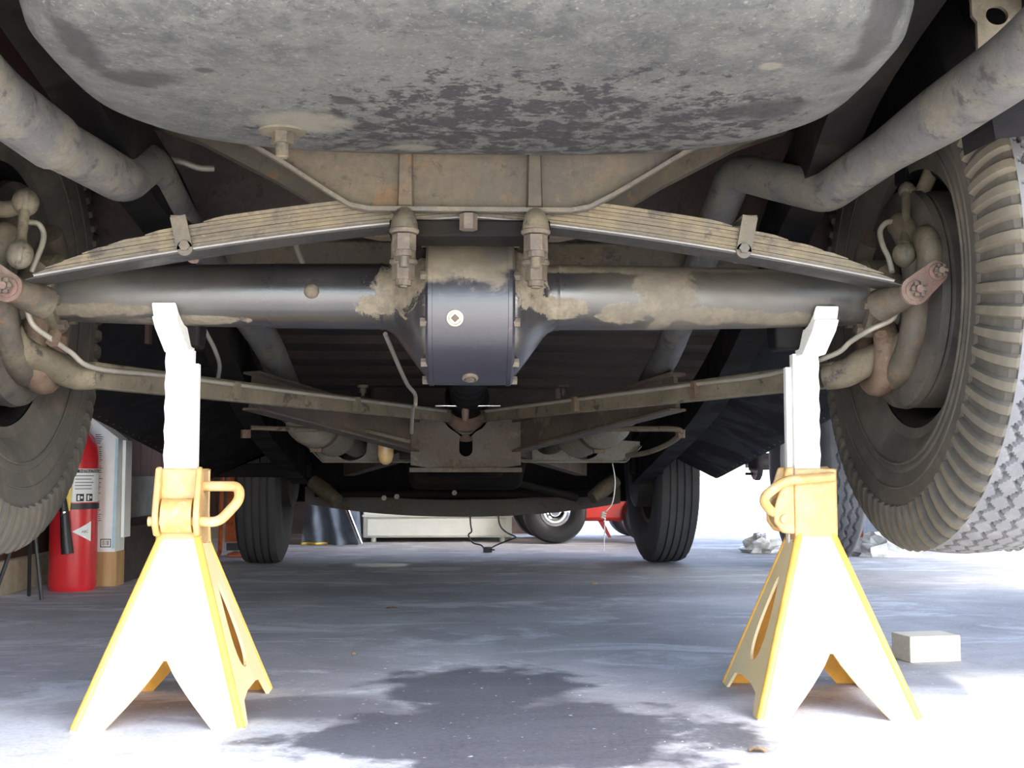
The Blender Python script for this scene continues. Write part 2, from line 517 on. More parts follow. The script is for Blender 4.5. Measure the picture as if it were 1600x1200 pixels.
    def strip(s, top, bot, vec, mi=0):
        """two matching outlines joined into a solid slab of thickness vec"""
        vec = Vector(vec)
        n = len(top)
        V = [Vector(p) for p in top] + [Vector(p) for p in bot]
        V += [p + vec for p in V]
        Fc = []
        for i in range(n - 1):
            Fc.append((i, i + 1, n + i + 1, n + i))
            Fc.append((2 * n + i, 3 * n + i, 3 * n + i + 1, 2 * n + i + 1))
            Fc.append((i, 2 * n + i, 2 * n + i + 1, i + 1))
            Fc.append((n + i, n + i + 1, 3 * n + i + 1, 3 * n + i))
        for i in (0, n - 1):
            Fc.append((i, n + i, 3 * n + i, 2 * n + i))
        return s.add(V, Fc, mi)

    def xf(s, mat):
        s.v = [mat @ p for p in s.v]
        return s


WORLD = {}


def obj(name, mb, mat, parent=None, smooth=True, angle=40, bevel=0.0, kind=None, fixn=True):
    vs = mb.v
    lo = Vector((min(p.x for p in vs), min(p.y for p in vs), min(p.z for p in vs)))
    hi = Vector((max(p.x for p in vs), max(p.y for p in vs), max(p.z for p in vs)))
    c = Vector(((lo.x + hi.x) / 2, (lo.y + hi.y) / 2, lo.z))
    me = bpy.data.meshes.new(name)
    me.from_pydata([p - c for p in vs], [], mb.f)
    mats = mat if isinstance(mat, (list, tuple)) else [mat]
    for k in mats:
        me.materials.append(M[k])
    if len(mats) > 1:
        me.polygons.foreach_set('material_index', mb.mi)
    if fixn:
        bm = bmesh.new()
        bm.from_mesh(me)
        bmesh.ops.remove_doubles(bm, verts=bm.verts, dist=1e-6)
        bmesh.ops.recalc_face_normals(bm, faces=bm.faces)
        bm.to_mesh(me)
        bm.free()
    if smooth:
        me.polygons.foreach_set('use_smooth', [True] * len(me.polygons))
        me.set_sharp_from_angle(angle=R(angle))
    o = bpy.data.objects.new(name, me)
    COL.objects.link(o)
    o.location = c - (WORLD[parent] if parent else Vector())
    o.parent = parent
    WORLD[o] = c
    if bevel:
        m = o.modifiers.new('bevel', 'BEVEL')
        m.width = bevel
        m.segments = 2
        m.limit_method = 'ANGLE'
    if kind:
        o['kind'] = kind
    return o


def tag(o, label, cat, group=None):
    o['label'] = label
    o['category'] = cat
    if group:
        o['group'] = group
    return o


def thing(name, loc, label, cat, group=None):
    o = bpy.data.objects.new(name, None)
    o.empty_display_size = 0.1
    COL.objects.link(o)
    o.location = loc
    WORLD[o] = Vector(loc)
    return tag(o, label, cat, group)


def struct(name, mb, mat, **kw):
    return obj(name, mb, mat, None, kind='structure', **kw)


def spline(pts, sub=8):
    """Catmull-Rom through the given points"""
    P = [Vector(p) for p in pts]
    out = []
    n = len(P)
    for i in range(n - 1):
        p0, p1, p2, p3 = P[max(0, i - 1)], P[i], P[i + 1], P[min(n - 1, i + 2)]
        for k in range(sub):
            t = k / sub
            out.append(0.5 * ((2 * p1) + (p2 - p0) * t + (2 * p0 - 5 * p1 + 4 * p2 - p3) * t * t + (3 * p1 - p0 - 3 * p2 + p3) * t ** 3))
    out.append(P[-1])
    return out


def bent(pts, rad, sub=6):
    """straight runs joined by round bends"""
    P = [Vector(p) for p in pts]
    out = [P[0]]
    for i in range(1, len(P) - 1):
        a, b, c = P[i - 1], P[i], P[i + 1]
        r = rad if not isinstance(rad, (list, tuple)) else rad[i - 1]
        r = min(r, (b - a).length * .48, (c - b).length * .48)
        s = b + (a - b).normalized() * r
        e = b + (c - b).normalized() * r
        for k in range(sub + 1):
            t = k / sub
            out.append(s * (1 - t) ** 2 + b * 2 * t * (1 - t) + e * t * t)
    out.append(P[-1])
    return out


def lerp(a, b, t):
    return a + (b - a) * t


def interp(tab, x):
    if x <= tab[0][0]:
        return tab[0][1]
    for (x0, y0), (x1, y1) in zip(tab, tab[1:]):
        if x <= x1:
            t = (x - x0) / (x1 - x0)
            return lerp(y0, y1, t)
    return tab[-1][1]


# ------------------------------------------------------------------ the setting
WX = -1.36          # left wall
BY = 6.75           # back wall
m = MB()
m.add([(-3.0, 0.5, 0), (2.6, 0.5, 0), (2.6, 7.6, 0), (-3.0, 7.6, 0), (-3.0, 0.5, -.12), (2.6, 0.5, -.12), (2.6, 7.6, -.12), (-3.0, 7.6, -.12)],
      [(0, 1, 2, 3), (7, 6, 5, 4), (0, 4, 5, 1), (1, 5, 6, 2), (2, 6, 7, 3), (3, 7, 4, 0)])
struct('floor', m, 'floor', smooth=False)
m = MB()
m.add([(-40, -40, -.02), (40, -40, -.02), (40, 60, -.02), (-40, 60, -.02)], [(0, 1, 2, 3)])
struct('ground', m, 'drive', smooth=False)
m = MB()
m.bbox((WX - .1, 0.3, 0), (WX, BY + .1, 2.6))
wl = struct('wall_left', m, 'wall', smooth=False)
# the boards of the left wall stand proud of it
for i in range(24):
    m = MB()
    y0 = 2.6 + i * 0.17
    m.bbox((WX, y0 + .003, 0.09), (WX + .012, y0 + .167, 2.55))
    obj('board', m, 'wall', wl, smooth=False)
m = MB()
m.bbox((WX + .012, 2.2, 0), (WX + .035, BY, 0.10))
struct('baseboard_left', m, 'baseboard', smooth=False, bevel=.004)
m = MB()
m.bbox((WX - .1, BY, 0), (0.50, BY + .12, 2.6))
struct('wall_back', m, 'wall_back', smooth=False)
m = MB()
m.bbox((0.40, BY - .04, 0), (0.52, BY, 2.6))
struct('trim_1', m, 'wall_back', smooth=False)
m = MB()
m.bbox((2.35, 0.3, 0), (2.45, 3.2, 2.6))
struct('light_block_right', m, 'wall', smooth=False)  # added unseen wall that blocks light from the open right side
m = MB()
m.bbox((-1.5, 0.25, 2.5), (2.45, BY + .2, 2.62))
struct('ceiling', m, 'ceil', smooth=False)
m = MB()
m.bbox((-1.46, 0.25, 1.98), (2.45, 0.37, 2.5))
struct('trim_2', m, 'ceil', smooth=False)

# ------------------------------------------------------------------ the car
car = thing('car', (0, 1.85, 0), 'old car seen from behind and below, its rear axle up on two jack stands', 'car')


def cpart(name, mb, mat, parent=None, **kw):
    return obj(name, mb, mat, parent or car, **kw)


ZC = 0.634          # rear axle height
YA = 1.85
BZ = 0.615          # centre of the differential drum


# --- fuel tank: a pillow with strongly rounded corners
def tank_mesh():
    mb = MB()
    cx, cy = 0.005, 1.335
    hx, hy = 0.474, 0.30
    nseg = 96
    rings = []
    # superellipse outline, front corners more cut away
    def outline(k, grow, z):
        a = 2 * PI * k / nseg
        c, s_ = math.cos(a), math.sin(a)
        e = 2 / 3.4 if s_ < 0 else 2 / 2.5
        x = abs(c) ** e * (1 if c >= 0 else -1)
        y = abs(s_) ** e * (1 if s_ >= 0 else -1)
        return Vector((cx + x * hx * grow, cy + y * (hy * (1 if grow >= 1 else 1) - hx * (1 - grow)), z))
    zb = 0.786
    prof = [(0.02, zb - .004), (0.35, zb - .003), (0.62, zb), (0.80, zb + .004), (0.90, zb + .010), (0.955, zb + .02), (0.985, zb + .036), (1.0, zb + .06), (1.0, zb + .10), (1.035, zb + .104), (1.035, zb + .109), (1.0, zb + .112),
            (1.0, zb + .16), (0.96, zb + .19), (0.85, zb + .21), (0.02, zb + .215)]
    V = []
    for g, z in prof:
        for k in range(nseg):
            a = 2 * PI * k / nseg
            c, s_ = math.cos(a), math.sin(a)
            e = 2 / 3.4 if s_ < 0 else 2 / 2.9
            x = abs(c) ** e * (1 if c >= 0 else -1)
            y = abs(s_) ** e * (1 if s_ >= 0 else -1)
            zz = z
            if g < .9:
                zz += 0.0025 * math.sin(x * g * 9) * math.cos(y * g * 5)
            V.append(Vector((cx + x * hx * g, cy + y * hy * g, zz)))
    Fc = []
    for i in range(len(prof) - 1):
        for k in range(nseg):
            k2 = (k + 1) % nseg
            Fc.append((i * nseg + k, i * nseg + k2, (i + 1) * nseg + k2, (i + 1) * nseg + k))
    Fc.append(tuple(reversed(range(nseg))))
    mb.add(V, Fc)
    return mb


tank = cpart('fuel_tank', tank_mesh(), 'tank', angle=50)
p = at(442, 185, 1.46)
p.z = 0.786
m = MB()
m.cyl(p, (0, 0, 1), 0.030, 0.008, 24, bev=.002)
m.hexn(p - Vector((0, 0, .010)), (0, 0, 1), 0.014, 0.016)
m.cyl(p - Vector((0, 0, .024)), (0, 0, 1), 0.0085, 0.024, 12, bev=.002)
obj('drain_plug', m, 'dustcast', tank)

# --- spring crossmember: pressed channel, dipping in the middle
XC = 0.005
prof = [(-.50, .895), (-.42, .868), (-.30, .807), (-.25, .778), (-.195, .742), (-.165, .724), (-.14, .719), (.14, .719), (.165, .724), (.20, .742), (.25, .772), (.30, .803), (.42, .866), (.50, .895)]
m = MB()
y0, y1, th = 1.625, 1.80, .005
hgt = 0.115
# near web, far web, roof
m.strip([(x + XC, y0, z + hgt) for x, z in prof], [(x + XC, y0, z) for x, z in prof], (0, th, 0))
m.strip([(x + XC, y1, z + hgt) for x, z in prof], [(x + XC, y1, z) for x, z in prof], (0, th, 0))
m.strip([(x + XC, y0, z + hgt + .004) for x, z in prof], [(x + XC, y0, z + hgt) for x, z in prof], (0, y1 - y0 + th, 0))
xm = cpart('spring_crossmember', m, 'cross')
m = MB()
m.strip([(x + XC, y0 - .012, z + .006) for x, z in prof], [(x + XC, y0 - .012, z) for x, z in prof], (0, .0135, 0))
obj('flange', m, 'clip', xm)
m = MB()
m.strip([(x + XC, y1 + .004, z + .004) for x, z in prof], [(x + XC, y1 + .004, z) for x, z in prof], (0, .03, 0))
obj('flange', m, 'cross', xm)
for sx in (-1, 1):
    m = MB()
    x = XC + sx * .0895
    m.add([(x - .012, y0, .722), (x + .012, y0, .722), (x + .009, y0, .834), (x - .009, y0, .834),
           (x - .009, y0 - .011, .728), (x + .009, y0 - .011, .728), (x + .007, y0 - .007, .834), (x - .007, y0 - .007, .834)],
          [(0, 1, 5, 4), (4, 5, 6, 7), (0, 4, 7, 3), (1, 2, 6, 5), (3, 7, 6, 2)])
    obj('rib', m, 'cross', xm)

# --- transverse leaf spring
EYE_X, EYE_Z = 0.615, 0.618
YS0, YS1 = 1.640, 1.697
tab = [(0, .712), (.10, .7115), (.20, .701), (.28, .689), (.40, .664), (.52, .6395), (.615, .6225)]


def zmain(x):
    ax = abs(x)
    t = min(1, ax / .62)
    return .7125 - .091 * (0.35 * t + .65 * t ** 1.55) + .0


def leaf_mesh(k, half, th, gap=0.0003):
    n = 48
    top, bot = [], []
    for i in range(n + 1):
        x = -half + 2 * half * i / n
        z0 = zmain(x) + k * th
        taper = min(1.0, (half - abs(x)) / .03 + .25)
        bot.append((XC + x, YS0, z0 + gap))
        top.append((XC + x, YS0, z0 + (th - gap) * taper))
    mb = MB()
    mb.strip(top, bot, (0, YS1 - YS0, 0))
    return mb


spr = cpart('leaf_spring', leaf_mesh(0, .612, .0052), 'spring_main')
m = MB()
n = 48
e1 = [(XC - .60 + 1.2 * i / n, YS0 - .0012, zmain(-.60 + 1.2 * i / n) + .0045) for i in range(n + 1)]
m.tube(e1, .0022, 8)
obj('worn_edge', m, 'spring_edge', spr)
halves = [.602, .585, .562, .535, .500, .450, .370]
for k, h in enumerate(halves):
    mb = leaf_mesh(k + 1, h, .0055)
    off = random.uniform(-.002, .002)
    mb.v = [p + Vector((0, off, 0)) for p in mb.v]
    obj('leaf', mb, 'spring', spr)
for px, yt, yb, bx in ((283, 338, 388, 287), (1168, 338, 392, 1163)):
    m = MB()
    a = at(px - 5 if px < 700 else px + 4, yt, YS0 - .004)
    b = at(px + 6 if px < 700 else px - 6, yb, YS0 - .004)
    m.bar(a, b, .0215, .0045, up=(0, 1, 0))
    m.bar(a + Vector((0, .002, 0)), a + Vector((0, .062, 0)), .0215, .004, up=(0, 0, 1))
    m.bar(a + Vector((0, .060, 0)), b + Vector((0, .060, 0)), .0215, .0045, up=(0, 1, 0))
    d = Vector((0, 1, 0))
    m.cyl(b, d, .0108, .0045, 20)
    cl = obj('spring_clip', m, 'clip', spr)
    m = MB()
    bb = b + Vector((0, -.003, .003))
    m.hexn(bb, d, .0075, .007)
    m.cyl(bb + Vector((0, .035, 0)), d, .004, .07, 10)
    obj('clip_bolt', m, 'clip', spr)
    m = MB()
    rb = at(302 if px < 700 else 1151, 400, YS1 + .02)
    m.cyl(rb, (0.3, .5, .8), .0105, .016, 16, bev=.003)
    obj('rubber_bush', m, 'pinkrust', spr)
# spring seat plate with its centre bolt
m = MB()
m.bbox((XC - .112, 1.628, .686), (XC + .112, 1.70, .7105))
plate = cpart('spring_seat', m, 'frame', bevel=.003)
m = MB()
q = at(732, 347, 1.618)
m.hexn(q, (0, 0, 1), .0125, .022)
obj('centre_bolt', m, 'bolt', plate)
# U-bolts with stacked nuts
for sx in (-1, 1):
    x = XC + sx * .0905
    ub = None
    for j, (yy, dz, dx) in enumerate(((1.612, 0, 0), (1.712, -.013, sx * .006))):
        xx = x + dx
        m = MB()
        m.tube([(xx, yy, .715 + dz), (xx, yy, .640 + dz)], .0068, 12)
        if j == 0:
            # forged lug that carries the stud
            m.tube([(xx, yy + .012, .719), (xx, yy + .004, .712), (xx, yy, .702), (xx, yy, .693)], [.010, .015, .018, .019], 16)
            m.bar((xx + sx * .009, yy + .04, .718), (xx + sx * .006, yy + .04, .66), .02, .05, up=(0, 1, 0))
        else:
            m.cyl((xx, yy, .690), (0, 0, 1), .018, .06, 16)
        o = cpart('u_bolt', m, 'dustcast')
        m = MB()
        m.cyl((xx, yy, .690 + dz - (.012 if j else 0)), (0, 0, 1), .0205, .007, 20, bev=.002)
        obj('washer', m, 'bolt', o)
        m = MB()
        z = .674 + dz - (.012 if j else 0)
        m.hexn((xx, yy, z), (0, 0, 1), .0165, .022)
        m.cyl((xx, yy, z - .014), (0, 0, 1), .012, .010, 12)
        obj('nut', m, 'bolt', o, angle=20)

# --- rear axle
rax = thing('rear_axle', (0, YA, ZC), '', '')
for k in ('label', 'category'):
    del rax[k]
rax.parent = car
rax.location = Vector((0, YA, ZC)) - WORLD[car]
WORLD[rax] = Vector((0, YA, ZC))
m = MB()
rd = .121
wd = .0625
XB = .006
prof = [(-wd - .004, .02), (-wd - .004, rd - .004), (-wd, rd), (-wd + .006, rd), (-wd + .0065, rd - .0015), (-.02, rd - .001), (.02, rd - .001), (wd - .0065, rd - .0015), (wd - .006, rd), (wd, rd), (wd + .004, rd - .004), (wd + .004, .02)]
m.lathe(prof, (XB, YA, BZ), (1, 0, 0), 96)
banjo = obj('differential_drum', m, 'banjo', rax)
# tube housings with their bells (left and right)
for sx in (-1, 1):
    prof = [(.062, .03), (.066, .108), (.072, .106), (.088, .089), (.106, .069), (.114, .0595), (.122, .0535), (.134, .0515), (.138, .0528), (.142, .0515), (.30, .0505), (.45, .0475), (.60, .0425), (.63, .0415), (.635, .05), (.645, .055), (.66, .055), (.66, .03)]
    m = MB()
    # the bell is centred on the drum, the tube on the hub line
    n = len(prof)
    seg = 64
    V, Fc = [], []
    for k in range(seg):
        a = 2 * PI * k / seg
        for (x, r) in prof:
            t = min(1, max(0, (x - .066) / .07))
            zc = lerp(BZ, ZC, t)
            V.append((XB + sx * x, YA + math.cos(a) * r, zc + math.sin(a) * r))
    for k in range(seg):
        k2 = (k + 1) % seg
        for i in range(n - 1):
            Fc.append((k * n + i, k * n + i + 1, k2 * n + i + 1, k2 * n + i))
    m.add(V, Fc)
    hs = obj('axle_tube', m, 'axle', rax, angle=30)
    # bell bolts around the drum edge
    for k in range(10):
        a = 2 * PI * k / 10 + .31
        m = MB()
        c = Vector((XB + sx * .0685, YA + math.cos(a) * .1125, BZ + math.sin(a) * .1125))
        m.hexn(c, (1, 0, 0), .0072, .011)
        obj('bell_bolt', m, 'bolt', hs, angle=20)
m = MB()
q = at(487, 455, YA - .049)
m.lathe([(0, .0115), (.004, .0118), (.008, .009), (.0105, .004), (.011, .0005)], q + Vector((0, .002, 0)), (0, -1, 0), 24)
obj('rivet_head', m, 'bolt', rax)
for (px, py, a) in ((711, 497, -14), (735, 588, -68)):
    d = Vector((0, -math.cos(R(a)), math.sin(R(a))))
    x = at(px, py, YA - .12).x
    c = Vector((x, YA, BZ)) + d * (rd - .002)
    m = MB()
    m.lathe([(0, .0125), (.004, .0122), (.005, .0095), (.002, .0085), (.002, .0005)], c, d, 24)
    pl = obj('drain_plug', m, 'silver' if py < 550 else 'bolt', banjo, angle=25)
    m = MB()
    m.cyl(c + d * .003, d, .0062, .008, 4)
    obj('square_head', m, 'bolt', pl if False else banjo, angle=20)

# torque tube from the differential to the gearbox
m = MB()
m.tube([(.004, 1.93, .605), (.004, 2.6, .585), (.003, 3.15, .560)], [.062, .048, .046], 24)
m.sphere((.003, 3.18, .558), .06, 24, 14)
cpart('torque_tube', m, 'frame')

# --- shackles, shocks and links at each end of the spring
def mirror(px):
    return px


def end_gear(sx):
    right = sx > 0
    # barrel the spring eye turns in
    e = at(1425, 456, 1.655) if right else at(17, 451, 1.655)
    m = MB()
    b = e + Vector((-sx * .028, .055, -.012))
    m.tube([e + Vector((0, -.004, 0)), lerp(e, b, .3), b], [.0185, .021, .024], 20)
    cpart('spring_eye', m, 'backing')
    # shackle plate
    u = at(1464, 425, 1.648) if right else at(-22, 420, 1.648)
    e2 = e + Vector((0, -.012, 0))
    m = MB()
    d = (u - e2).normalized()
    s_ = d.cross(Vector((0, 1, 0))).normalized()
    pts = []
    for i in range(13):
        a = PI / 2 + PI * i / 12
        pts.append(e2 + d * math.cos(a) * .0205 + s_ * math.sin(a) * .0205)
    for i in range(13):
        a = -PI / 2 + PI * i / 12
        pts.append(u + d * math.cos(a) * .0165 + s_ * math.sin(a) * .0165)
    m.prism(pts, (0, .007, 0))
    sh = cpart('shackle', m, 'pinkrust')
    for c, r in ((e2, .0145), (u, .0125)):
        m = MB()
        m.cyl(c + Vector((0, -.002, 0)), (0, 1, 0), r, .006, 20, bev=.0015)
        m.hexn(c + Vector((0, -.008, 0)), (0, 1, 0), r * .72, .010)
        m.cyl(c + Vector((0, -.014, 0)), (0, 1, 0), r * .38, .012, 10)
        obj('castle_nut', m, 'pinkrust', sh, angle=20)
        for k in range(6):
            m = MB()
            a = 2 * PI * k / 6
            m.box(c + Vector((math.cos(a) * r * .6, -.0145, math.sin(a) * r * .6)), (r * .35, .006, r * .35))
            obj('nut_lug', m, 'bolt', sh, smooth=False)
    # perch arm above the shackle, coming off the backing plate
    m = MB()
    a = at(1449, 378, 1.70) if right else at(5, 375, 1.70)
    b2 = u + Vector((0, .045, 0))
    c2 = Vector((sx * .655, 1.80, .655))
    m.tube(spline([a + Vector((sx * .004, .02, .012)), a, lerp(a, b2, .6) + Vector((sx * .006, 0, 0)), b2 + Vector((0, .03, -.02)), c2], 5), [.014] + [.019] * 19 + [.028], 14)
    cpart('spring_perch', m, 'dustcast')
    # lever shock absorber and its drop link
    top = at(1417, 298, 1.80) if right else at(40, 316, 1.68)
    low = at(1413, 398, 1.72) if right else at(31, 398, 1.64)
    rb = .0175 if right else .0185
    m = MB()
    m.tube([low + Vector((0, 0, .012)), lerp(low, top, .3), lerp(low, top, .6), top], [.010, .0072, .0068, .009], 14)
    for c, r in ((low, rb), (top, rb * (.75 if right else 1))):
        m.sphere(c, r, 20, 12, (1, 1, 1.08))
        m.cyl(c, (sx * .9, -.35, .1), r * 1.12, .005, 24)
    lk = cpart('shock_link', m, 'dustcast')
    # shock body on the frame rail + arm
    body = at(1430, 215, 1.90) if right else at(-45, 245, 1.78)
    m = MB()
    m.cyl(body, (1, .15, 0), .055, .06, 28, bev=.006)
    m.box(body + Vector((0, .03, .045)), (.05, .08, .05))
    m.box(body + Vector((-sx * .01, -.02, -.062)), (.05, .05, .04))
    shb = cpart('shock_absorber', m, 'fender', bevel=.002)
    for dx, dz in ((-.03, .05), (.025, .062), (-.045, .01)):
        m = MB()
        m.hexn(body + Vector((dx, -.045, dz)), (0, 1, 0), .013, .016)
        obj('mounting_bolt', m, 'backing', shb)
    m = MB()
    if right:
        arm = [at(1470, 225, 1.80), at(1452, 275, 1.79), at(1436, 305, 1.79), top]
    else:
        arm = [at(-45, 280, 1.72), at(-10, 322, 1.70), at(18, 326, 1.69), top]
    m.tube(spline(arm, 5), [.012] * 16, 12)
    m.cyl(arm[0], (1, -.2, 0), .018, .03, 18)
    obj('arm', m, 'dustcast', shb)
    # short brake hose bracket tube
    m = MB()
    if right:
        pts = [at(1400, 347, 1.78), at(1385, 348, 1.77), at(1375, 362, 1.76), at(1380, 385, 1.74), at(1388, 402, 1.73), at(1394, 425, 1.72)]
    else:
        pts = [at(45, 347, 1.70), at(60, 350, 1.70), at(68, 364, 1.70), at(66, 382, 1.69), at(57, 405, 1.68), at(50, 425, 1.68)]
    m.tube(spline(pts, 5), .0042, 10)
    cpart('brake_hose', m, 'line')


for s in (-1, 1):
    end_gear(s)

# --- radius rods: forged elbow at the axle, ribbed arm forward to the torque ball
def radius_rod(sx):
    right = sx > 0
    if right:
        elbow = [at(1448, 498, 1.76), at(1425, 530, 1.78), at(1385, 553, 1.83), at(1350, 567, 1.86), at(1320, 583, 1.88), at(1290, 590, 1.90)]
        a = at(1310, 585, 1.885)
    else:
        elbow = [at(14, 515, 1.76), at(30, 543, 1.78), at(62, 560, 1.82), at(92, 575, 1.86), at(120, 586, 1.89), at(150, 588, 1.90)]
        a = at(140, 586, 1.895)
    b = Vector((sx * .045, 3.08, CAM_H + (733 - 650) / 1850 * 3.08))
    m = MB()
    rr = [.019, .020, .0225, .024, .0235, .0205]
    sp = spline(elbow, 4)
    m.tube(sp, [interp(list(zip(range(6), rr)), i / 4) for i in range(len(sp))], 18)
    e = cpart('radius_rod_fork', m, 'rod')
    m = MB()
    bp = elbow[0] + Vector((-sx * .004, -.012, .0))
    m.hexn(bp, (0, .6, .8), .013, .02)
    obj('fork_bolt', m, 'rust', e)
    m = MB()
    m.hexn(elbow[1] + Vector((-sx * .05, 0, .014)), (0, .6, .8), .010, .018)
    obj('fork_bolt', m, 'rust', e)
    # arm: I-section seen as a deep face with a flange ridge along the top
    m = MB()
    n = 16
    d = (b - a).normalized()
    side = Vector((d.y, -d.x, 0)).normalized() * (-sx)       # towards the camera side
    if side.y > 0:
        side = -side
    up = d.cross(side)
    if up.z < 0:
        up = -up
    for (o0, o1, w0, w1, thk) in ((-.021, .021, .022, .014, 1), (.013, .019, .029, .02, 1)):
        pts = []
        for i, p in enumerate((a, b)):
            w = (w0, w1)[i] / 2
            k = (1.0, .80)[i]
            for q1, q2 in ((-1, o0), (1, o0), (1, o1), (-1, o1)):
                pts.append(p + side * (q1 * w) + up * (q2 * k))
        m.add(pts, [(0, 1, 2, 3), (7, 6, 5, 4), (0, 4, 5, 1), (1, 5, 6, 2), (2, 6, 7, 3), (3, 7, 4, 0)])
    arm = cpart('radius_rod', m, 'rod', bevel=.003)
    # brake line clipped on the arm
    if right:
        pts = [at(1402, 486, 1.75), at(1392, 500, 1.75), at(1362, 514, 1.76), at(1330, 533, 1.80), at(1300, 555, 1.85)]
    else:
        pts = [at(42, 484, 1.73), at(52, 508, 1.74), at(78, 528, 1.77), at(110, 550, 1.82), at(148, 575, 1.87)]
    pts = [Vector(p) for p in pts]
    for t in (.12, .3, .5, .75, .97):
        pts.append(a.lerp(b, t) + side * (.0145 - .004 * t) + up * (.012 - .002 * t))
    m = MB()
    m.tube(spline(pts, 6), .0042, 10)
    obj('brake_line', m, 'line', arm)
    for t in (.28, .62):
        m = MB()
        c = a.lerp(b, t)
        m.bar(c - d * .007 + side * .004, c + d * .007 + side * .004, .034, .032, up=up)
        obj('line_clip', m, 'rust' if right else 'rod', arm)
    # stop lug on the axle where the rod is braced
    m = MB()
    c = Vector((sx * (.515 if right else .44), YA + .03, ZC - .05))
    m.box(c, (.045, .05, .06), taper=1.2)
    cpart('axle_lug', m, 'frame', bevel=.005)


for s in (-1, 1):
    radius_rod(s)

# --- brake drums, backing plates
def brake(sx):
    m = MB()
    prof = [(.672, .03), (.672, .10), (.680, .135), (.684, .160), (.690, .173), (.702, .175), (.706, .169), (.71, .173), (.755, .173), (.765, .16), (.765, .03)]
    m.lathe([(sx * x, r) for x, r in prof], (0, YA, ZC), (1, 0, 0), 64)
    dr = cpart('brake_drum', m, 'drum')
    m = MB()
    ring = []
    for i in range(33):
        a = R(-150 + 300 * i / 32) - PI / 2
        ring.append((sx * (.672), YA + math.cos(a) * .125, ZC + math.sin(a) * .125))
    m.tube(ring, .021, 12)
    obj('backing_ring', m, 'backing', dr)
    m = MB()
    m.tube(spline([(sx * .655, YA - .02, ZC - .03), (sx * .655, YA - .04, ZC - .08), (sx * .658, YA - .01, ZC - .13), (sx * .66, YA + .05, ZC - .125), (sx * .66, YA + .07, ZC - .06)], 6), [.02] * 25, 12)
    obj('shoe_anchor', m, 'rust', dr)
    m = MB()
    m.cyl((sx * .655, YA, ZC), (1, 0, 0), .062, .06, 32, bev=.006)
    obj('hub_flange', m, 'dustcast', dr)
    for k in range(6):
        m = MB()
        a = 2 * PI * k / 6 + .3
        m.hexn((sx * .622, YA + math.cos(a) * .05, ZC + math.sin(a) * .05), (1, 0, 0), .009, .012)
        obj('flange_bolt', m, 'bolt', dr)


for s in (-1, 1):
    brake(s)


# --- tyres
def dense(prof, step):
    out = []
    for (a, b) in zip(prof, prof[1:]):
        d = math.hypot(b[0] - a[0], b[1] - a[1])
        k = max(1, int(round(d / step)))
        for i in range(k):
            t = i / k
            out.append((lerp(a[0], b[0], t), lerp(a[1], b[1], t)))
    out.append(prof[-1])
    return out


def tri(t):
    t = t % 1.0
    return 4 * abs(t - .5) - 1


def tire_mesh(center, prof, nang, disp, matf, flip=1, a0=0.0):
    """swept tyre: profile (across, radius); disp(across, radius, angle) pushes radially/outward"""
    V, Fc, MI = [], [], []
    n = len(prof)
    nrm = []
    for i in range(n):
        p0, p1 = prof[max(0, i - 1)], prof[min(n - 1, i + 1)]
        dx, dr = p1[0] - p0[0], p1[1] - p0[1]
        l = math.hypot(dx, dr) or 1
        nrm.append((-dr / l, dx / l))
    for k in range(nang):
        a = 2 * PI * k / nang + a0
        ca, sa = math.cos(a), math.sin(a)
        for i, (x, r) in enumerate(prof):
            d = disp(x, r, k, i)
            xx, rr = x + nrm[i][0] * d, r + nrm[i][1] * d
            V.append((center[0] + flip * xx, center[1] + ca * rr, center[2] + sa * rr))
    for k in range(nang):
        k2 = (k + 1) % nang
        for i in range(n - 1):
            Fc.append((k * n + i, k * n + i + 1, k2 * n + i + 1, k2 * n + i))
            MI.append(matf(prof[i][0], prof[i][1], k, i))
    mb = MB()
    mb.add(V, Fc)
    mb.mi = MI
    return mb


RT = .402
rprof = [(-.058, .205), (-.062, .222), (-.078, .240), (-.088, .262), (-.090, .272), (-.088, .276), (-.0925, .288), (-.0955, .308), (-.097, .324), (-.0955, .3265)]
rprof += dense([(-.0945, .328), (-.0935, .345), (-.090, .362), (-.084, .378), (-.076, .389), (-.068, .3935)], .004)
rprof += dense([(-.066, .3955), (-.03, .4005), (0, RT), (.03, .4005), (.066, .3955)], .0035)
rprof += dense([(.068, .3935), (.076, .389), (.084, .378), (.090, .362), (.0935, .345), (.0945, .328)], .008)
rprof += [(.095, .305), (.088, .276), (.090, .272), (.088, .262), (.078, .240), (.062, .222), (.058, .205)]
NLUG = 76
NA = NLUG * 8


def rear_disp(x, r, k, i):
    ph = (k % 8) / 8.0
    if r > .3275 and abs(x) > .0675 and abs(x) < .0947:
        return .007 if ph < .5 else -.001
    if abs(x) <= .0675 and r > .38:
        # zig-zag ribs
        t = k / 8.0 * 1.0
        for c in (-.052, -.026, 0, .026, .052):
            if abs(x - c - .0055 * tri(t + c * 10)) < .0026:
                return -.008
        # cross sipes
        return 0.0
    return 0.0


def rear_mat(x, r, k, i):
    if abs(x) <= .0675 and r > .38:
        return 2
    if r > .3275 and (k % 8) < 4 and abs(x) < .0947:
        return 1
    return 0


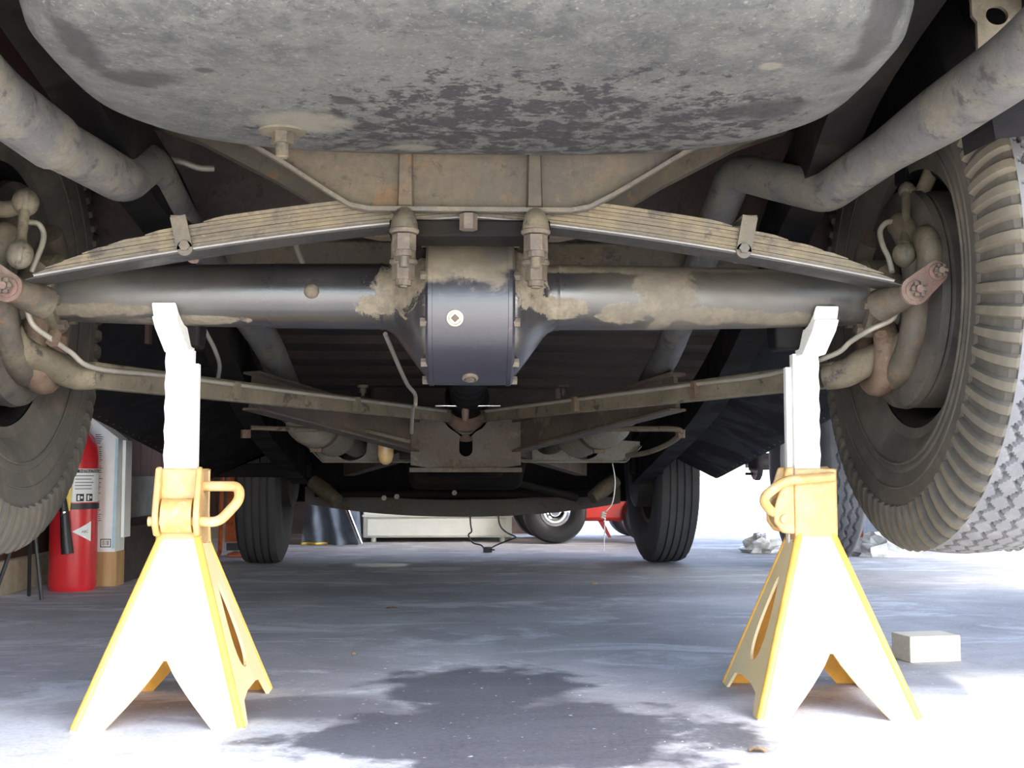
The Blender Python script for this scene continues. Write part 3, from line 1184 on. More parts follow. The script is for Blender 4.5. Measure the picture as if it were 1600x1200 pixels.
for sx in (-1, 1):
    cx = sx * .772
    mb = tire_mesh((cx, YA, ZC), rprof, NA, rear_disp, rear_mat, sx)
    t = cpart('rear_tire', mb, ['tire', 'lug', 'tread'], angle=25)
    m = MB()
    for rr_, w_ in ((.262, .0025), (.300, .0022), (.3265, .002)):
        xx = interp([(.205, -.058), (.222, -.062), (.24, -.078), (.262, -.089), (.288, -.093), (.305, -.0955), (.32, -.094)], rr_)
        ring = [(cx + sx * xx, YA + math.cos(2 * PI * k / 96) * rr_, ZC + math.sin(2 * PI * k / 96) * rr_) for k in range(97)]
        m.tube(ring, w_, 6, cap=False)
    obj('sidewall_ring', m, 'tire', t)
    m = MB()
    prof = [(-.056, .217), (-.054, .202), (-.05, .196), (-.03, .19), (.01, .19), (.035, .185), (.04, .13), (.055, .08), (.06, .03)]
    m.lathe([(cx + sx * x, r) for x, r in prof] + [(cx + sx * (x + .004), r - .003) for x, r in reversed(prof)], (0, YA, ZC), (1, 0, 0), 64, close=True)
    cpart('rear_wheel_rim', m, 'frame')

# front tyres: plain ribbed tread, standing on the floor
RF = .357
fprof = [(-.05, .20), (-.066, .215), (-.082, .25), (-.086, .285), (-.082, .315), (-.073, .338), (-.066, .348)]
for g in (-.040, -.0135, .0135, .040):
    fprof += [(g - .004, .355), (g - .0025, .347), (g + .0025, .347), (g + .004, .355)]
fprof += [(.066, .348), (.073, .338), (.082, .315), (.086, .285), (.082, .25), (.066, .215), (.05, .20)]
YF = 4.66
for sx in (-1, 1):
    cx = (-.772 if sx < 0 else .765)
    steer = R(3)
    mb = tire_mesh((0, 0, 0), fprof, 120, lambda x, r, k, i: (0.0018 if (k % 4 < 2 and abs(x) > .045 and r > .34) else 0.0), lambda *a: 0, sx)
    mb.xf(Matrix.Translation((cx, YF, RF)) @ Matrix.Rotation(steer, 4, 'Z') @ Matrix.Rotation(R(-1.5 * sx), 4, 'Y'))
    t = cpart('front_tire', mb, 'tire_front', angle=30)
    m = MB()
    m.lathe([(x, r) for x, r in [(-sx * .05, .205), (-sx * .045, .19), (sx * .0, .18), (sx * .02, .10), (sx * .03, .03)]], (cx, YF, RF), (1, .05, 0), 40)
    cpart('front_wheel_rim', m, 'maroon')
    m = MB()
    m.lathe([(-sx * .11, .02), (-sx * .11, .12), (-sx * .10, .14), (-sx * .02, .14), (-sx * .02, .02)], (cx, YF, RF), (1, 0, 0), 40)
    cpart('brake_drum', m, 'drum')

# --- exhaust
def hollow(mb, path, rr):
    d = (path[1] - path[0]).normalized()
    inn = [path[0] + d * .12, path[0] + d * .002]
    mb.tube(inn + path, [rr[0] * .86, rr[0] * .86] + rr, 24)


m = MB()
pr = [(.60, .62, .845), at(1672, 20, 1.11), at(1597, 92, 1.20), at(1490, 166, 1.36), at(1380, 240, 1.55), at(1292, 301, 1.70), at(1215, 284, 1.80), at(1150, 268, 1.90), at(1118, 345, 2.02), at(1090, 430, 2.18), at(1042, 555, 2.6), at(1000, 628, 3.0)]
path2 = bent(pr, [.05, .05, .02, .02, .02, .04, .03, .045, .1, .1, .1], 6)
hollow(m, path2, [.037 if q.y < 1.38 else .0305 for q in path2])
tp = cpart('tailpipe', m, 'pipe_near')
m = MB()
pl_ = [(-.575, .62, .845), at(-85, 70, 1.22), at(-10, 152, 1.32), at(84, 222, 1.46), at(140, 252, 1.56), at(193, 283, 1.68), at(232, 252, 1.80), at(270, 325, 1.98), at(330, 420, 2.2), at(415, 530, 2.55), at(455, 620, 3.0)]
path3 = bent(pl_, [.04, .04, .012, .04, .03, .035, .05, .08, .1, .1], 6)
hollow(m, path3, [.0365 if q.y < 1.46 else .0325 for q in path3])
cpart('tailpipe', m, 'pipe_near')
# mufflers
for sx in (-1, 1):
    a = at(468, 652, 3.0) if sx < 0 else at(968, 654, 3.0)
    b = at(515, 677, 3.28) if sx < 0 else at(912, 679, 3.28)
    d = (b - a).normalized()
    m = MB()
    L = (b - a).length
    m.lathe([(-.10, .028), (-.04, .030), (0, .036), (.06, .055), (.10, .059), (L + .05, .059), (L + .08, .05), (L + .10, .03), (L + .3, .03)], a, d, 32)
    mf = cpart('muffler', m, 'muffler')
    m = MB()
    q = a.lerp(b, .55)
    m.lathe([(-.012, .061), (.012, .061)], q, d, 32)
    m.box(q + Vector((0, 0, -.062)), (.03, .03, .012))
    obj('clamp', m, 'rust', mf)

# hanger plate with a round hole beside the right tailpipe
m = MB()
c0 = at(1558, 24, 1.34)
hole, outer = [], []
for k in range(24):
    a = 2 * PI * k / 24
    hole.append(c0 + Vector((math.cos(a) * .0135, 0, math.sin(a) * .0115)))
    ca, sa = math.cos(a), math.sin(a)
    q = max(abs(ca) / .030, abs(sa) / .058)
    outer.append(c0 + Vector((ca / q + .012 * (-sa / q) * .0 + (.006 if sa < 0 else 0), 0, sa / q)))
th = Vector((0, .006, 0))
V = hole + outer + [p + th for p in hole] + [p + th for p in outer]
Fc = []
for k in range(24):
    k2 = (k + 1) % 24
    Fc += [(k, k2, 24 + k2, 24 + k), (48 + k, 72 + k, 72 + k2, 48 + k2), (k, 48 + k, 48 + k2, k2), (24 + k, 24 + k2, 72 + k2, 72 + k)]
m.add(V, Fc)
m.bar(c0 + Vector((0, .003, .05)), c0 + Vector((0, .003, .20)), .05, .006, up=(0, 1, 0))
cpart('pipe_hanger', m, 'dustcast', angle=30)

# --- frame rails with the kick-up over the axle
for sx in (-1, 1):
    if sx > 0:
        pts = [(.50, 1.0, .97), (.50, 1.42, .90), at(1285, 235, 1.72), at(1238, 330, 2.0), at(1170, 500, 2.5), at(1110, 610, 3.0), at(1060, 672, 3.5), at(1000, 735, 4.4)]
    else:
        pts = [(-.50, 1.0, .97), (-.50, 1.42, .90), at(200, 240, 1.75), at(268, 345, 2.05), at(345, 520, 2.5), at(385, 612, 3.0), at(420, 672, 3.5), at(470, 735, 4.4)]
    pts = spline(pts, 5)
    m = MB()
    V, Fc = [], []
    for q in pts:
        for dx, dz in ((-.03, -.05), (.03, -.05), (.03, .05), (-.03, .05)):
            V.append(q + Vector((dx, 0, dz)))
    for i in range(len(pts) - 1):
        for k in range(4):
            k2 = (k + 1) % 4
            Fc.append((i * 4 + k, i * 4 + k2, i * 4 + 4 + k2, i * 4 + 4 + k))
    Fc += [(3, 2, 1, 0), tuple(len(V) - 4 + k for k in range(4))]
    m.add(V, Fc)
    cpart('frame_rail', m, 'frame')

# --- X member
m = MB()
cz = CAM_H + (733 - 688) / 1850 * 3.28
for sx in (-1, 1):
    a = Vector((sx * .13, 3.24, cz + .005))
    b = Vector((sx * .47, 2.62, CAM_H + (733 - 612) / 1850 * 2.62))
    m.bar(a, b, .012, .085)
    m.bar(a + Vector((0, -.014, -.04)), b + Vector((0, -.014, -.04)), .045, .005)
    m.bar(a + Vector((0, -.014, .04)), b + Vector((0, -.014, .04)), .045, .005)
    c = Vector((sx * .13, 3.30, cz))
    d = Vector((sx * .40, 4.1, cz - .06))
    m.bar(c, d, .04, .085)
cpart('x_member', m, 'xm')
# centre plate with its slot and the half-moon opening
m = MB()
c0 = Vector((.0, 3.19, cz - .008))
w, h = .148, .068
slot, outer = [], []
for k in range(32):
    a = 2 * PI * k / 32
    ca, sa = math.cos(a), math.sin(a)
    slot.append(c0 + Vector((ca * .018, 0, -.008 + sa * .018 + (.012 if sa > 0 else -.012))))
    q = max(abs(ca) / w, abs(sa) / h)
    x, z = ca / q, sa / q
    if z > .03 and abs(x) < .062:
        z = .068 - .042 * math.sqrt(max(0, 1 - (x / .064) ** 2))
    outer.append(c0 + Vector((x, 0, z)))
th = Vector((0, .012, 0))
V = slot + outer + [p + th for p in slot] + [p + th for p in outer]
Fc = []
for k in range(32):
    k2 = (k + 1) % 32
    Fc += [(k, k2, 32 + k2, 32 + k), (64 + k, 96 + k, 96 + k2, 64 + k2), (k, 64 + k, 64 + k2, k2), (32 + k, 32 + k2, 96 + k2, 96 + k)]
m.add(V, Fc)
m.bbox((-.15, 3.17, cz - .088), (.15, 3.30, cz - .076))
cpart('x_member_centre', m, 'xm', angle=30, bevel=.002)
m = MB()
m.lathe([(-.05, .055), (.0, .056), (.01, .03), (.01, .001)], (0, 3.23, cz + .05), (0, -1, 0), 32)
cpart('driveshaft_ball', m, 'rust')
# brake cross shaft and its nut in front of the ball
m = MB()
m.tube([at(680, 634, 3.08), at(782, 634, 3.08)], .0038, 10)
sh = cpart('brake_cross_shaft', m, 'chrome')
m = MB()
m.hexn(at(727, 634, 3.06), (0, 1, 0), .012, .03)
m.tube([at(727, 640, 3.06), at(727, 658, 3.06)], [.010, .008], 12)
obj('clevis', m, 'pinkrust', sh)

# --- gearbox support: plate with two arched cut-outs on each side
for sx in (-1, 1):
    m = MB()
    y = 3.42
    if sx < 0:
        xs = (482, 662)
        arcs = ((548, 700, 26), (612, 693, 22))
    else:
        xs = (798, 1000)
        arcs = ((858, 694, 22), (912, 697, 28))
    top, bot = [], []
    for i in range(61):
        px = lerp(xs[0], xs[1], i / 60)
        e = min(px - xs[0], xs[1] - px)
        yt = 682 if True else 0
        yt = 690 - 4 * math.sin(PI * i / 60)
        for ax, ay, ar in arcs:
            if abs(px - ax) < ar:
                yt = max(yt, ay + math.sqrt(ar * ar - (px - ax) ** 2) * .75)
        far = (px - xs[0]) if sx < 0 else (xs[1] - px)
        near = (xs[1] - px) if sx < 0 else (px - xs[0])
        yb = 723 - max(0, 24 - far) * 1.0 - max(0, 20 - near) * .3
        yt = min(yt, yb - 1.5)
        top.append(at(px, yt, y))
        bot.append(at(px, yb, y))
    m.strip(top, bot, (0, .008, 0))
    m.strip([p + Vector((0, -.03, .003)) for p in bot], [p + Vector((0, -.03, 0)) for p in bot], (0, .04, 0))
    cpart('gearbox_support', m, 'plate', angle=25)
# amber bowl hanging under the left support
q = at(603, 692, 3.32)
m = MB()
m.lathe([(.03, .001), (.03, .022), (.0, .0225), (-.035, .022), (-.052, .017), (-.060, .008), (-.061, .0005)], q, (0, 0, 1), 24)
cpart('filter_bowl', m, 'amber')
# curved tie rods below the mufflers
m = MB()
m.tube(spline([at(392, 668, 2.9), at(470, 671, 2.95), at(560, 672, 3.0), at(640, 690, 3.05)], 6), .006, 8)
cpart('hand_brake_rod', m, 'rod')
m = MB()
m.tube(spline([at(940, 670, 2.95), at(1000, 670, 2.9), at(1062, 672, 2.85), at(1050, 690, 2.9), at(1015, 706, 3.0), at(980, 712, 3.1)], 6), .007, 8)
cpart('hand_brake_rod', m, 'rod')
for px in (384, 1063):
    m = MB()
    m.hexn(at(px, 678, 2.86), (0, 0, 1), .012, .02)
    cpart('rod_end_bolt', m, 'rust')

# --- floor pan: ribbed sheet between the rails, tilted down to the front
m = MB()


def panz(y):
    return .80 - (y - 2.25) * .105


for i in range(24):
    pass
V, Fc = [], []
NY = 120
for i in range(NY + 1):
    y = 2.25 + 2.5 * i / NY
    ph = (y - 2.25) / .21 % 1.0
    rib = -.018 if ph < .32 else 0.0
    for x in (-.86, -.3, .3, .86):
        V.append((x, y, panz(y) + rib))
for i in range(NY):
    for k in range(3):
        Fc.append((i * 4 + k, i * 4 + k + 1, i * 4 + 5 + k, i * 4 + 4 + k))
m.add(V, Fc)
m.bbox((-.86, 2.23, .78), (.86, 2.25, 1.06))
m.bbox((-.86, 0.70, 1.04), (.86, 2.25, 1.06))
pan = cpart('floor_pan', m, 'pan', angle=25)
# rear step of the floor, dusty, seen between spring and axle
m = MB()
m.bbox((-.60, 2.19, .70), (.60, 2.24, .79))
cpart('floor_riser', m, 'frame_brown', bevel=.006)
# bolts under the floor
for px, py, y in ((567, 610, 2.9), (880, 610, 2.9)):
    m = MB()
    q = at(px, py, y)
    m.hexn(q, (0, 0, 1), .008, .012)
    m.cyl(q + Vector((0, 0, .010)), (0, 0, 1), .013, .006, 14)
    m.tube([q, q + Vector((0, 0, -.014))], .004, 8)
    cpart('floor_bolt', m, 'frame_brown')
# fuel and brake lines under the floor
for pts in ([at(602, 522, 2.05), at(634, 596, 2.35), at(648, 615, 2.5), at(649, 632, 2.5), at(645, 640, 2.6), at(643, 676, 2.75)],
            [at(462, 362, 1.95), at(464, 388, 1.97), at(476, 416, 1.99)],
            [at(318, 512, 2.2), at(335, 545, 2.25), at(343, 570, 2.3), at(341, 590, 2.35)],
            [at(230, 243, 1.95), at(280, 252, 1.95), at(310, 262, 1.96), at(334, 263, 1.97)]):
    m = MB()
    m.tube(spline(pts, 6), .0042 if pts[0].y > 2.0 else .0055, 10)
    cpart('fuel_line', m, 'line')

# --- running boards and fenders
for sx in (-1, 1):
    m = MB()
    # underside slopes down to the front; outer lip with a row of rivets
    def rb(y):
        return .500 - (y - 3.1) * .118
    V, Fc = [], []
    ys = [2.35 + (4.28 - 2.35) * i / 10 for i in range(11)]
    for y in ys:
        z = rb(y)
        V += [(sx * .60, y, z + .10), (sx * .74, y, z + .085), (sx * .90, y, z + .03), (sx * .915, y, z - .03), (sx * .905, y, z - .03), (sx * .62, y, z + .115)]
    for i in range(10):
        for k in range(6):
            k2 = (k + 1) % 6
            Fc.append((i * 6 + k, i * 6 + k2, i * 6 + 6 + k2, i * 6 + 6 + k))
    Fc += [(0, 1, 2, 3, 4, 5), tuple(60 + k for k in (5, 4, 3, 2, 1, 0))]
    m.add(V, Fc)
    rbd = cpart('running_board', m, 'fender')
    for i in range(26):
        y = 2.7 + i * .06
        m = MB()
        m.sphere((sx * .900, y, rb(y) - .024), .0042, 8, 5)
        obj('rivet', m, 'line', rbd)
    # splash apron ahead of the running board
    m = MB()
    if sx < 0:
        m.bbox((-.90, 4.30, .335), (-.56, 4.34, .385))
    else:
        m.bbox((.60, 4.30, .345), (.72, 4.34, .42))
    cpart('fender_brace', m, 'fender', bevel=.004)
    # rear fender: arch of sheet metal over the wheel
    m = MB()
    V, Fc = [], []
    sect = [(.62, .43), (.64, .475), (.74, .50), (.86, .495), (.94, .46), (.955, .42)]
    na = 30
    for i in range(na + 1):
        a = R(12 + 160 * i / na)
        for x, r in sect:
            V.append((sx * x, YA - math.cos(a) * r, ZC + .03 + math.sin(a) * r))
    k = len(sect)
    for i in range(na):
        for q in range(k - 1):
            Fc.append((i * k + q, i * k + q + 1, i * k + k + q + 1, i * k + k + q))
    m.add(V, Fc)
    rf = cpart('rear_fender', m, 'fender')
    # front fender
    m = MB()
    V, Fc = [], []
    sect = [(.60, .40), (.62, .44), (.74, .47), (.88, .46), (.94, .41)]
    for i in range(na + 1):
        a = R(5 + 170 * i / na)
        for x, r in sect:
            V.append((sx * x, YF - math.cos(a) * r, RF + .06 + math.sin(a) * r))
    k = len(sect)
    for i in range(na):
        for q in range(k - 1):
            Fc.append((i * k + q, i * k + q + 1, i * k + k + q + 1, i * k + k + q))
    m.add(V, Fc)
    cpart('front_fender', m, 'fender')
    # inner wheel housing of the body beside the rear wheel
    m = MB()
    m.bbox((sx * .66 - .004, 1.15, .90), (sx * .66 + .004, 2.25, 1.06))
    m.bbox((sx * .60 - .004, 2.24, .60), (sx * .60 + .25 * sx, 2.26, 1.06) if sx > 0 else (sx * .60 + .004, 2.26, 1.06))
    cpart('wheel_housing', m, 'maroon' if sx < 0 else 'fender')
# blue body panel glimpsed beyond the right tailpipe
m = MB()
a = at(1244, 420, 2.42)
b = at(1300, 300, 2.42)
m.bbox((a.x, 2.42, a.z), (lerp(a.x, b.x, .68), 2.44, b.z + .12))
bp = cpart('blue_inner_panel', m, 'blue', bevel=.003)
m = MB()
m.bbox((lerp(a.x, b.x, .72), 2.40, a.z), (b.x, 2.43, b.z + .12))
obj('panel_edge', m, 'blue', bp, bevel=.003)

# body shell: rounded sedan hull above the floor
m = MB()
stations = [(0.62, .55, .88, 1.05), (0.66, .74, .88, 1.16), (0.85, .84, .90, 1.28), (1.3, .90, 1.06, 1.42), (1.9, .92, 1.06, 1.66), (2.6, .93, .92, 1.78), (3.3, .92, .84, 1.76), (3.75, .88, .78, 1.50), (3.95, .70, .72, 1.20), (4.6, .50, .62, 1.10), (5.15, .32, .52, .98), (5.22, .20, .55, .85)]
V, Fc = [], []
ns = 24
for (y, w, zb, zt) in stations:
    for k in range(ns):
        a = 2 * PI * k / ns - PI / 2
        c, s_ = math.cos(a), math.sin(a)
        e = .55
        V.append((w * abs(c) ** e * (1 if c >= 0 else -1), y, (zb + zt) / 2 + (zt - zb) / 2 * abs(s_) ** e * (1 if s_ >= 0 else -1)))
for i in range(len(stations) - 1):
    for k in range(ns):
        k2 = (k + 1) % ns
        Fc.append((i * ns + k, i * ns + k2, (i + 1) * ns + k2, (i + 1) * ns + k))
Fc += [tuple(reversed(range(ns))), tuple((len(stations) - 1) * ns + k for k in range(ns))]
m.add(V, Fc)
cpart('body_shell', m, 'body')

# --- front end: axle beam, spring, oil pan, steering
m = MB()
pts = []
for i in range(25):
    px = lerp(478, 968, i / 24)
    t = (px - 722) / 235
    py = 800 - 19 * abs(t) ** 2.2
    pts.append(at(px, py - 6, 4.58))
V, Fc = [], []
for q in pts:
    for dy, dz in ((-.025, -.032), (.025, -.032), (.025, .032), (-.025, .032)):
        V.append(q + Vector((0, dy, dz)))
for i in range(len(pts) - 1):
    for k in range(4):
        k2 = (k + 1) % 4
        Fc.append((i * 4 + k, i * 4 + k2, i * 4 + 4 + k2, i * 4 + 4 + k))
Fc += [(3, 2, 1, 0), tuple(len(V) - 4 + k for k in range(4))]
m.add(V, Fc)
fa = cpart('front_axle', m, 'front_iron')
m = MB()
m.tube([at(492, 772, 4.45), at(960, 772, 4.45)], .012, 12)
cpart('tie_rod', m, 'frame')
for a, b in ((at(488, 752, 4.4), at(528, 783, 4.35)), (at(962, 750, 4.4), at(925, 778, 4.35))):
    m = MB()
    m.tube([a, lerp(a, b, .5), b], [.026, .030, .024], 14)
    cpart('steering_arm', m, 'frame_brown')
m = MB()
m.tube([at(765, 742, 4.0), at(900, 778, 4.25)], .014, 12)
cpart('drag_link', m, 'frame')
m = MB()
V = []
m.box((0, 4.05, .40), (.34, .70, .20), taper=1.25)
m.box((0, 3.62, .42), (.22, .4, .16), taper=1.2)
cpart('oil_pan', m, 'frame', bevel=.02)
m = MB()
m.box((0, 4.3, .60), (.62, .9, .30))
cpart('engine_block', m, 'pan', bevel=.02)
m = MB()
m.bbox((-.72, 4.98, .228), (.72, 5.03, .62))
cpart('front_valance', m, 'frame', bevel=.01)
for px, py in ((668, 735), (786, 733)):
    m = MB()
    q = at(px, py, 3.9)  # tan bits of background seen past the engine, added as boxes
    m.box(q, (.10, .05, .025), Matrix.Rotation(R(4 if px < 700 else -4), 3, 'Y'))
    cpart('background_glimpse', m, 'wood', bevel=.003)
for px, py in ((698, 737), (745, 738), (710, 770), (600, 778), (620, 776)):
    m = MB()
    m.hexn(at(px, py, 3.8 if py < 750 else 4.4), (0, 1, 0), .010, .014)
    cpart('oil_pan_bolt', m, 'line')
# pale wire hanging down inside the right front wheel
m = MB()
pts = [at(957, 724, 4.1), at(961, 748, 4.1), at(960, 770, 4.1), at(956, 788, 4.1), at(948, 798, 4.1)]
for i in range(25):
    t = i / 24
    a = t * 2 * PI * 3
    q = at(944 - 2 * t, 799 + 11 * t, 4.1)
    pts.append(q + Vector((math.cos(a) * .008, math.sin(a) * .008, 0)))
pts += [at(945, 816, 4.1), at(944, 850, 4.1), at(944, 862, 4.1)]
m.tube(spline(pts, 3), .0022, 6)
cpart('loose_wire', m, 'cardwhite')


# ------------------------------------------------------------------ jack stands
def jack_stand(cx, cy, rz, label, handed, lean):
    st = thing('jack_stand', (cx, cy, 0), label, 'jack stand', 'jack stands under the rear axle')
    T = Matrix.Translation((cx, cy, 0)) @ Matrix.Rotation(rz, 4, 'Z')
    hbx, hby = .119, .155     # half base
    htx, hty = .030, .034     # half top of the pyramid
    zt = .262
    th = .0045
    bm = {}

    def P(u, v, side):
        """point on a face of the pyramid: u across (-1..1), v height 0..zt"""
        t = v / zt
        hx, hy = lerp(hbx, htx, t), lerp(hby, hty, t)
        if side == 0:
            return Vector((u * hx, -hy, v))
        if side == 1:
            return Vector((hx, u * hy, v))
        if side == 2:
            return Vector((-u * hx, hy, v))
        return Vector((-hx, -u * hy, v))

    def face(side, outer, hole=None):
        c = (P(0, .1, side))
        nn = {0: Vector((0, -1, .35)), 1: Vector((1, 0, .35)), 2: Vector((0, 1, .35)), 3: Vector((-1, 0, .35))}[side].normalized()
        bmm = bmesh.new()
        vs = [bmm.verts.new(P(u, v, side)) for u, v in outer]
        es = [bmm.edges.new((vs[i], vs[(i + 1) % len(vs)])) for i in range(len(vs))]
        if hole:
            hv = [bmm.verts.new(P(u, v, side)) for u, v in hole]
            es += [bmm.edges.new((hv[i], hv[(i + 1) % len(hv)])) for i in range(len(hv))]
        bmesh.ops.triangle_fill(bmm, use_beauty=True, use_dissolve=False, edges=es)
        bmesh.ops.recalc_face_normals(bmm, faces=bmm.faces)
        g = list(bmm.faces)
        # make it face outward
        if g and g[0].normal.dot(nn) < 0:
            bmesh.ops.reverse_faces(bmm, faces=g)
        bmm.verts.index_update()
        base = [v.co.copy() for v in bmm.verts]
        fs = [tuple(v.index for v in f.verts) for f in bmm.faces]
        edges = [tuple(v.index for v in e.verts) for e in bmm.edges if len(e.link_faces) == 1]
        n = len(base)
        inner = [p - nn * th for p in base]
        mb = MB()
        mb.add(base + inner, [f for f in fs], 0)
        mb.f += [tuple(i + n for i in reversed(f)) for f in fs]
        mb.mi += [1] * len(fs)
        mb.f += [(a, b, b + n, a + n) for a, b in edges]
        mb.mi += [0] * len(edges)
        bmm.free()
        mb.xf(T)
        return mb

    # front/back: deep V notch.  sides: teardrop window and a low arch
    front = [(-1, 0), (-.63, 0)] + [(lerp(-.63, -.03, i / 6), .088 * (i / 6) ** .95) for i in range(1, 6)] + [(-.03, .090), (.03, .090)] + \
            [(lerp(.03, .63, i / 6), .088 * (1 - i / 6) ** .95) for i in range(1, 6)] + [(.63, 0), (1, 0), (1, zt), (-1, zt)]
    sidep = [(-1, 0), (-.74, 0), (-.62, .028), (-.30, .034), (.30, .034), (.62, .028), (.74, 0), (1, 0), (1, zt), (-1, zt)]
    drop = []
    for k in range(28):
        a = 2 * PI * k / 28
        v = .128 + .066 * math.sin(a)
        w = .40 * (1.0 - .35 * (v - .062) / .13)
        drop.append((w * math.cos(a), v))
    for s_, nm in ((0, 'front_panel'), (2, 'back_panel')):
        obj('leg_panel', face(s_, front), ['stand', 'stand_shade_orange'], st, smooth=False, fixn=False)
    for s_ in (1, 3):
        obj('window_panel', face(s_, sidep, drop), ['stand', 'stand_shade_orange'], st, smooth=False, fixn=False)
    # rounded corner folds
    for u, v in ((-1, -1), (1, -1), (1, 1), (-1, 1)):
        m = MB()
        a = Vector((u * (hbx - .0042), v * (hby - .0042), .001))
        b = Vector((u * (htx - .0042), v * (hty - .0042), zt))
        m.tube([a, b], .0062, 12)
        m.xf(T)
        obj('folded_corner', m, 'stand_shade_orange', st)
    # sleeve
    m = MB()
    so, si = .0335, .0265
    z0, z1 = zt - .012, .365
    for (x0, x1, y0_, y1_) in ((-so, so, -so - .002, -si), (-so, so, si, so + .002), (-so, -si, -si, si), (si, so, -si, si)):
        m.bbox((x0, y0_, z0), (x1, y1_, z1))
    m.xf(T)
    obj('sleeve', m, 'stand_hw', st, smooth=False, bevel=.004)
    # ratchet post: toothed bar with a flange
    m = MB()
    n = 26
    sgn = -1 if handed == 'left' else 1
    zb_, zt_ = .10, .548
    left, right_ = [], []
    for i in range(n):
        z = lerp(zb_, zt_, i / (n - 1))
        left.append((-sgn * 0 + sgn * (.0205 - (.0018 if i % 2 else 0)), 0, z))
    poly = [Vector((p[0], -.012, p[2])) for p in left] + [Vector((-sgn * .0215, -.012, zt_)), Vector((-sgn * .0215, -.012, zb_))]
    m.prism(poly, (0, .024, 0))
    m.bbox((-sgn * .0215 - .006 - .002, .004, zb_), (-sgn * .0215 + .006, .022, zt_ - .02))
    PO = Matrix.Translation((-.010 if handed == 'left' else -.006, 0, 0))
    m.xf(T @ PO)
    post = obj('ratchet_post', m, 'post_white', st, smooth=False)
    # saddle: cradle with a bent ear before and behind the tube
    m = MB()
    tubez = ZC - .046
    yo = YA - cy
    pts = []
    for i in range(9):
        a = R(200 + 140 * i / 8)
        pts.append((yo + math.cos(a) * .049, ZC + math.sin(a) * .049))
    outer_ = [(yo - .060, tubez + .006)] + [(yo - .050, tubez + .006)] + [(y_, z_) for y_, z_ in pts] + [(yo + .050, tubez + .006), (yo + .060, tubez + .006), (yo + .054, tubez - .012), (yo + .020, .543), (yo - .020, .543), (yo - .054, tubez - .012)]
    w = .0185
    polyl = [Vector((-w, y_, z_)) for y_, z_ in outer_]
    m.prism(polyl, (2 * w, 0, 0))
    for i, p in enumerate(m.v):
        m.v[i] = Vector((p.x + lean * (p.z - .54) * .20, p.y, p.z))
    m.xf(Matrix.Translation((cx - (.010 if handed == 'left' else .006), cy, 0)))
    obj('saddle', m, 'post_white', st, smooth=False, bevel=.002)
    # pawl housing
    if handed == 'left':
        Tm = T
    else:
        Tm = T @ Matrix.Rotation(-PI / 2, 4, 'Z')
    yf = -so - .002
    for sx in (-1, 1):
        m = MB()
        prof_ = [(yf + .002, .262), (yf - .018, .264), (yf - .030, .280), (yf - .030, .300), (yf - .020, .335), (yf - .010, .366), (yf + .002, .368)]
        m.prism([Vector((sx * .030 - .0045, y_, z_)) for y_, z_ in prof_], (.009, 0, 0))
        m.xf(Tm)
        obj('pawl_ear', m, 'stand_hw', st, bevel=.003)
    m = MB()
    prof_ = []
    for i in range(17):
        a = R(-100 + 200 * i / 16)
        prof_.append((yf - .008 - math.cos(a) * .020, .294 + math.sin(a) * .026))
    m.prism([Vector((-.0225, y_, z_)) for y_, z_ in prof_], (.045, 0, 0))
    m.xf(Tm)
    obj('pawl', m, 'stand_hw', st)
    m = MB()
    m.tube([(-.042, yf - .014, .286), (.042, yf - .014, .286)], .0075, 14)
    m.xf(Tm)
    obj('pawl_pin', m, 'stand_hw', st)
    m = MB()
    if handed == 'left':
        hp = [(.034, yf - .014, .286), (.062, yf - .016, .284), (.092, yf - .010, .318), (.088, yf + .002, .338), (.034, yf + .012, .338)]
        m.tube(bent(hp, .016, 6), .0078, 14)
        m.xf(T)
    else:
        hp = [(-.036, yf + .020, .295), (-.066, yf + .010, .293), (-.088, yf - .010, .318), (-.052, yf - .012, .346), (.026, yf - .010, .352)]
        m.tube(bent(hp, .016, 6), .0078, 14)
        m.xf(T)
    obj('release_handle', m, 'stand_hw', st)
    return st


jack_stand(-.434, 1.852, R(2), 'yellow jack stand beside the fire extinguisher, release handle pointing right', 'left', -1)
jack_stand(.551, 1.880, R(-3), 'yellow jack stand beside the wood block, release handle pointing left', 'right', 1)

# ------------------------------------------------------------------ things around
# wood block on the floor at right
m = MB()
T = Matrix.Translation((at(1447, 1028, 2.27).x, 2.27, 0)) @ Matrix.Rotation(R(9), 4, 'Z')
m.box((0, 0, .0245), (.105, .07, .049))
m.xf(T)
o = obj('wood_block', m, 'block', smooth=False, bevel=.002)
tag(o, 'short pale offcut of lumber lying on the concrete beside the right jack stand', 'wood block')

# fire extinguisher
ex, ey = -1.187, 3.66
fe = thing('fire_extinguisher', (ex, ey, 0), 'red fire extinguisher with black nozzle standing on the floor by the left wall', 'fire extinguisher')
rE = .069
m = MB()
m.lathe([(.0, .001), (.0, .064), (.010, .068), (.018, rE), (.40, rE), (.43, .066), (.46, .054), (.48, .036), (.49, .022), (.51, .022), (.51, .001)], (ex, ey, 0), (0, 0, 1), 48)
cyl_ = obj('cylinder', m, 'red', fe)


def wrap(a0, a1, z0, z1, r, n=14):
    mb = MB()
    V = []
    for i in range(n + 1):
        a = R(lerp(a0, a1, i / n))
        for z in (z0, z1):
            V.append((ex + math.sin(a) * r, ey - math.cos(a) * r, z))
    mb.add(V, [(i * 2, i * 2 + 2, i * 2 + 3, i * 2 + 1) for i in range(n)])
    return mb


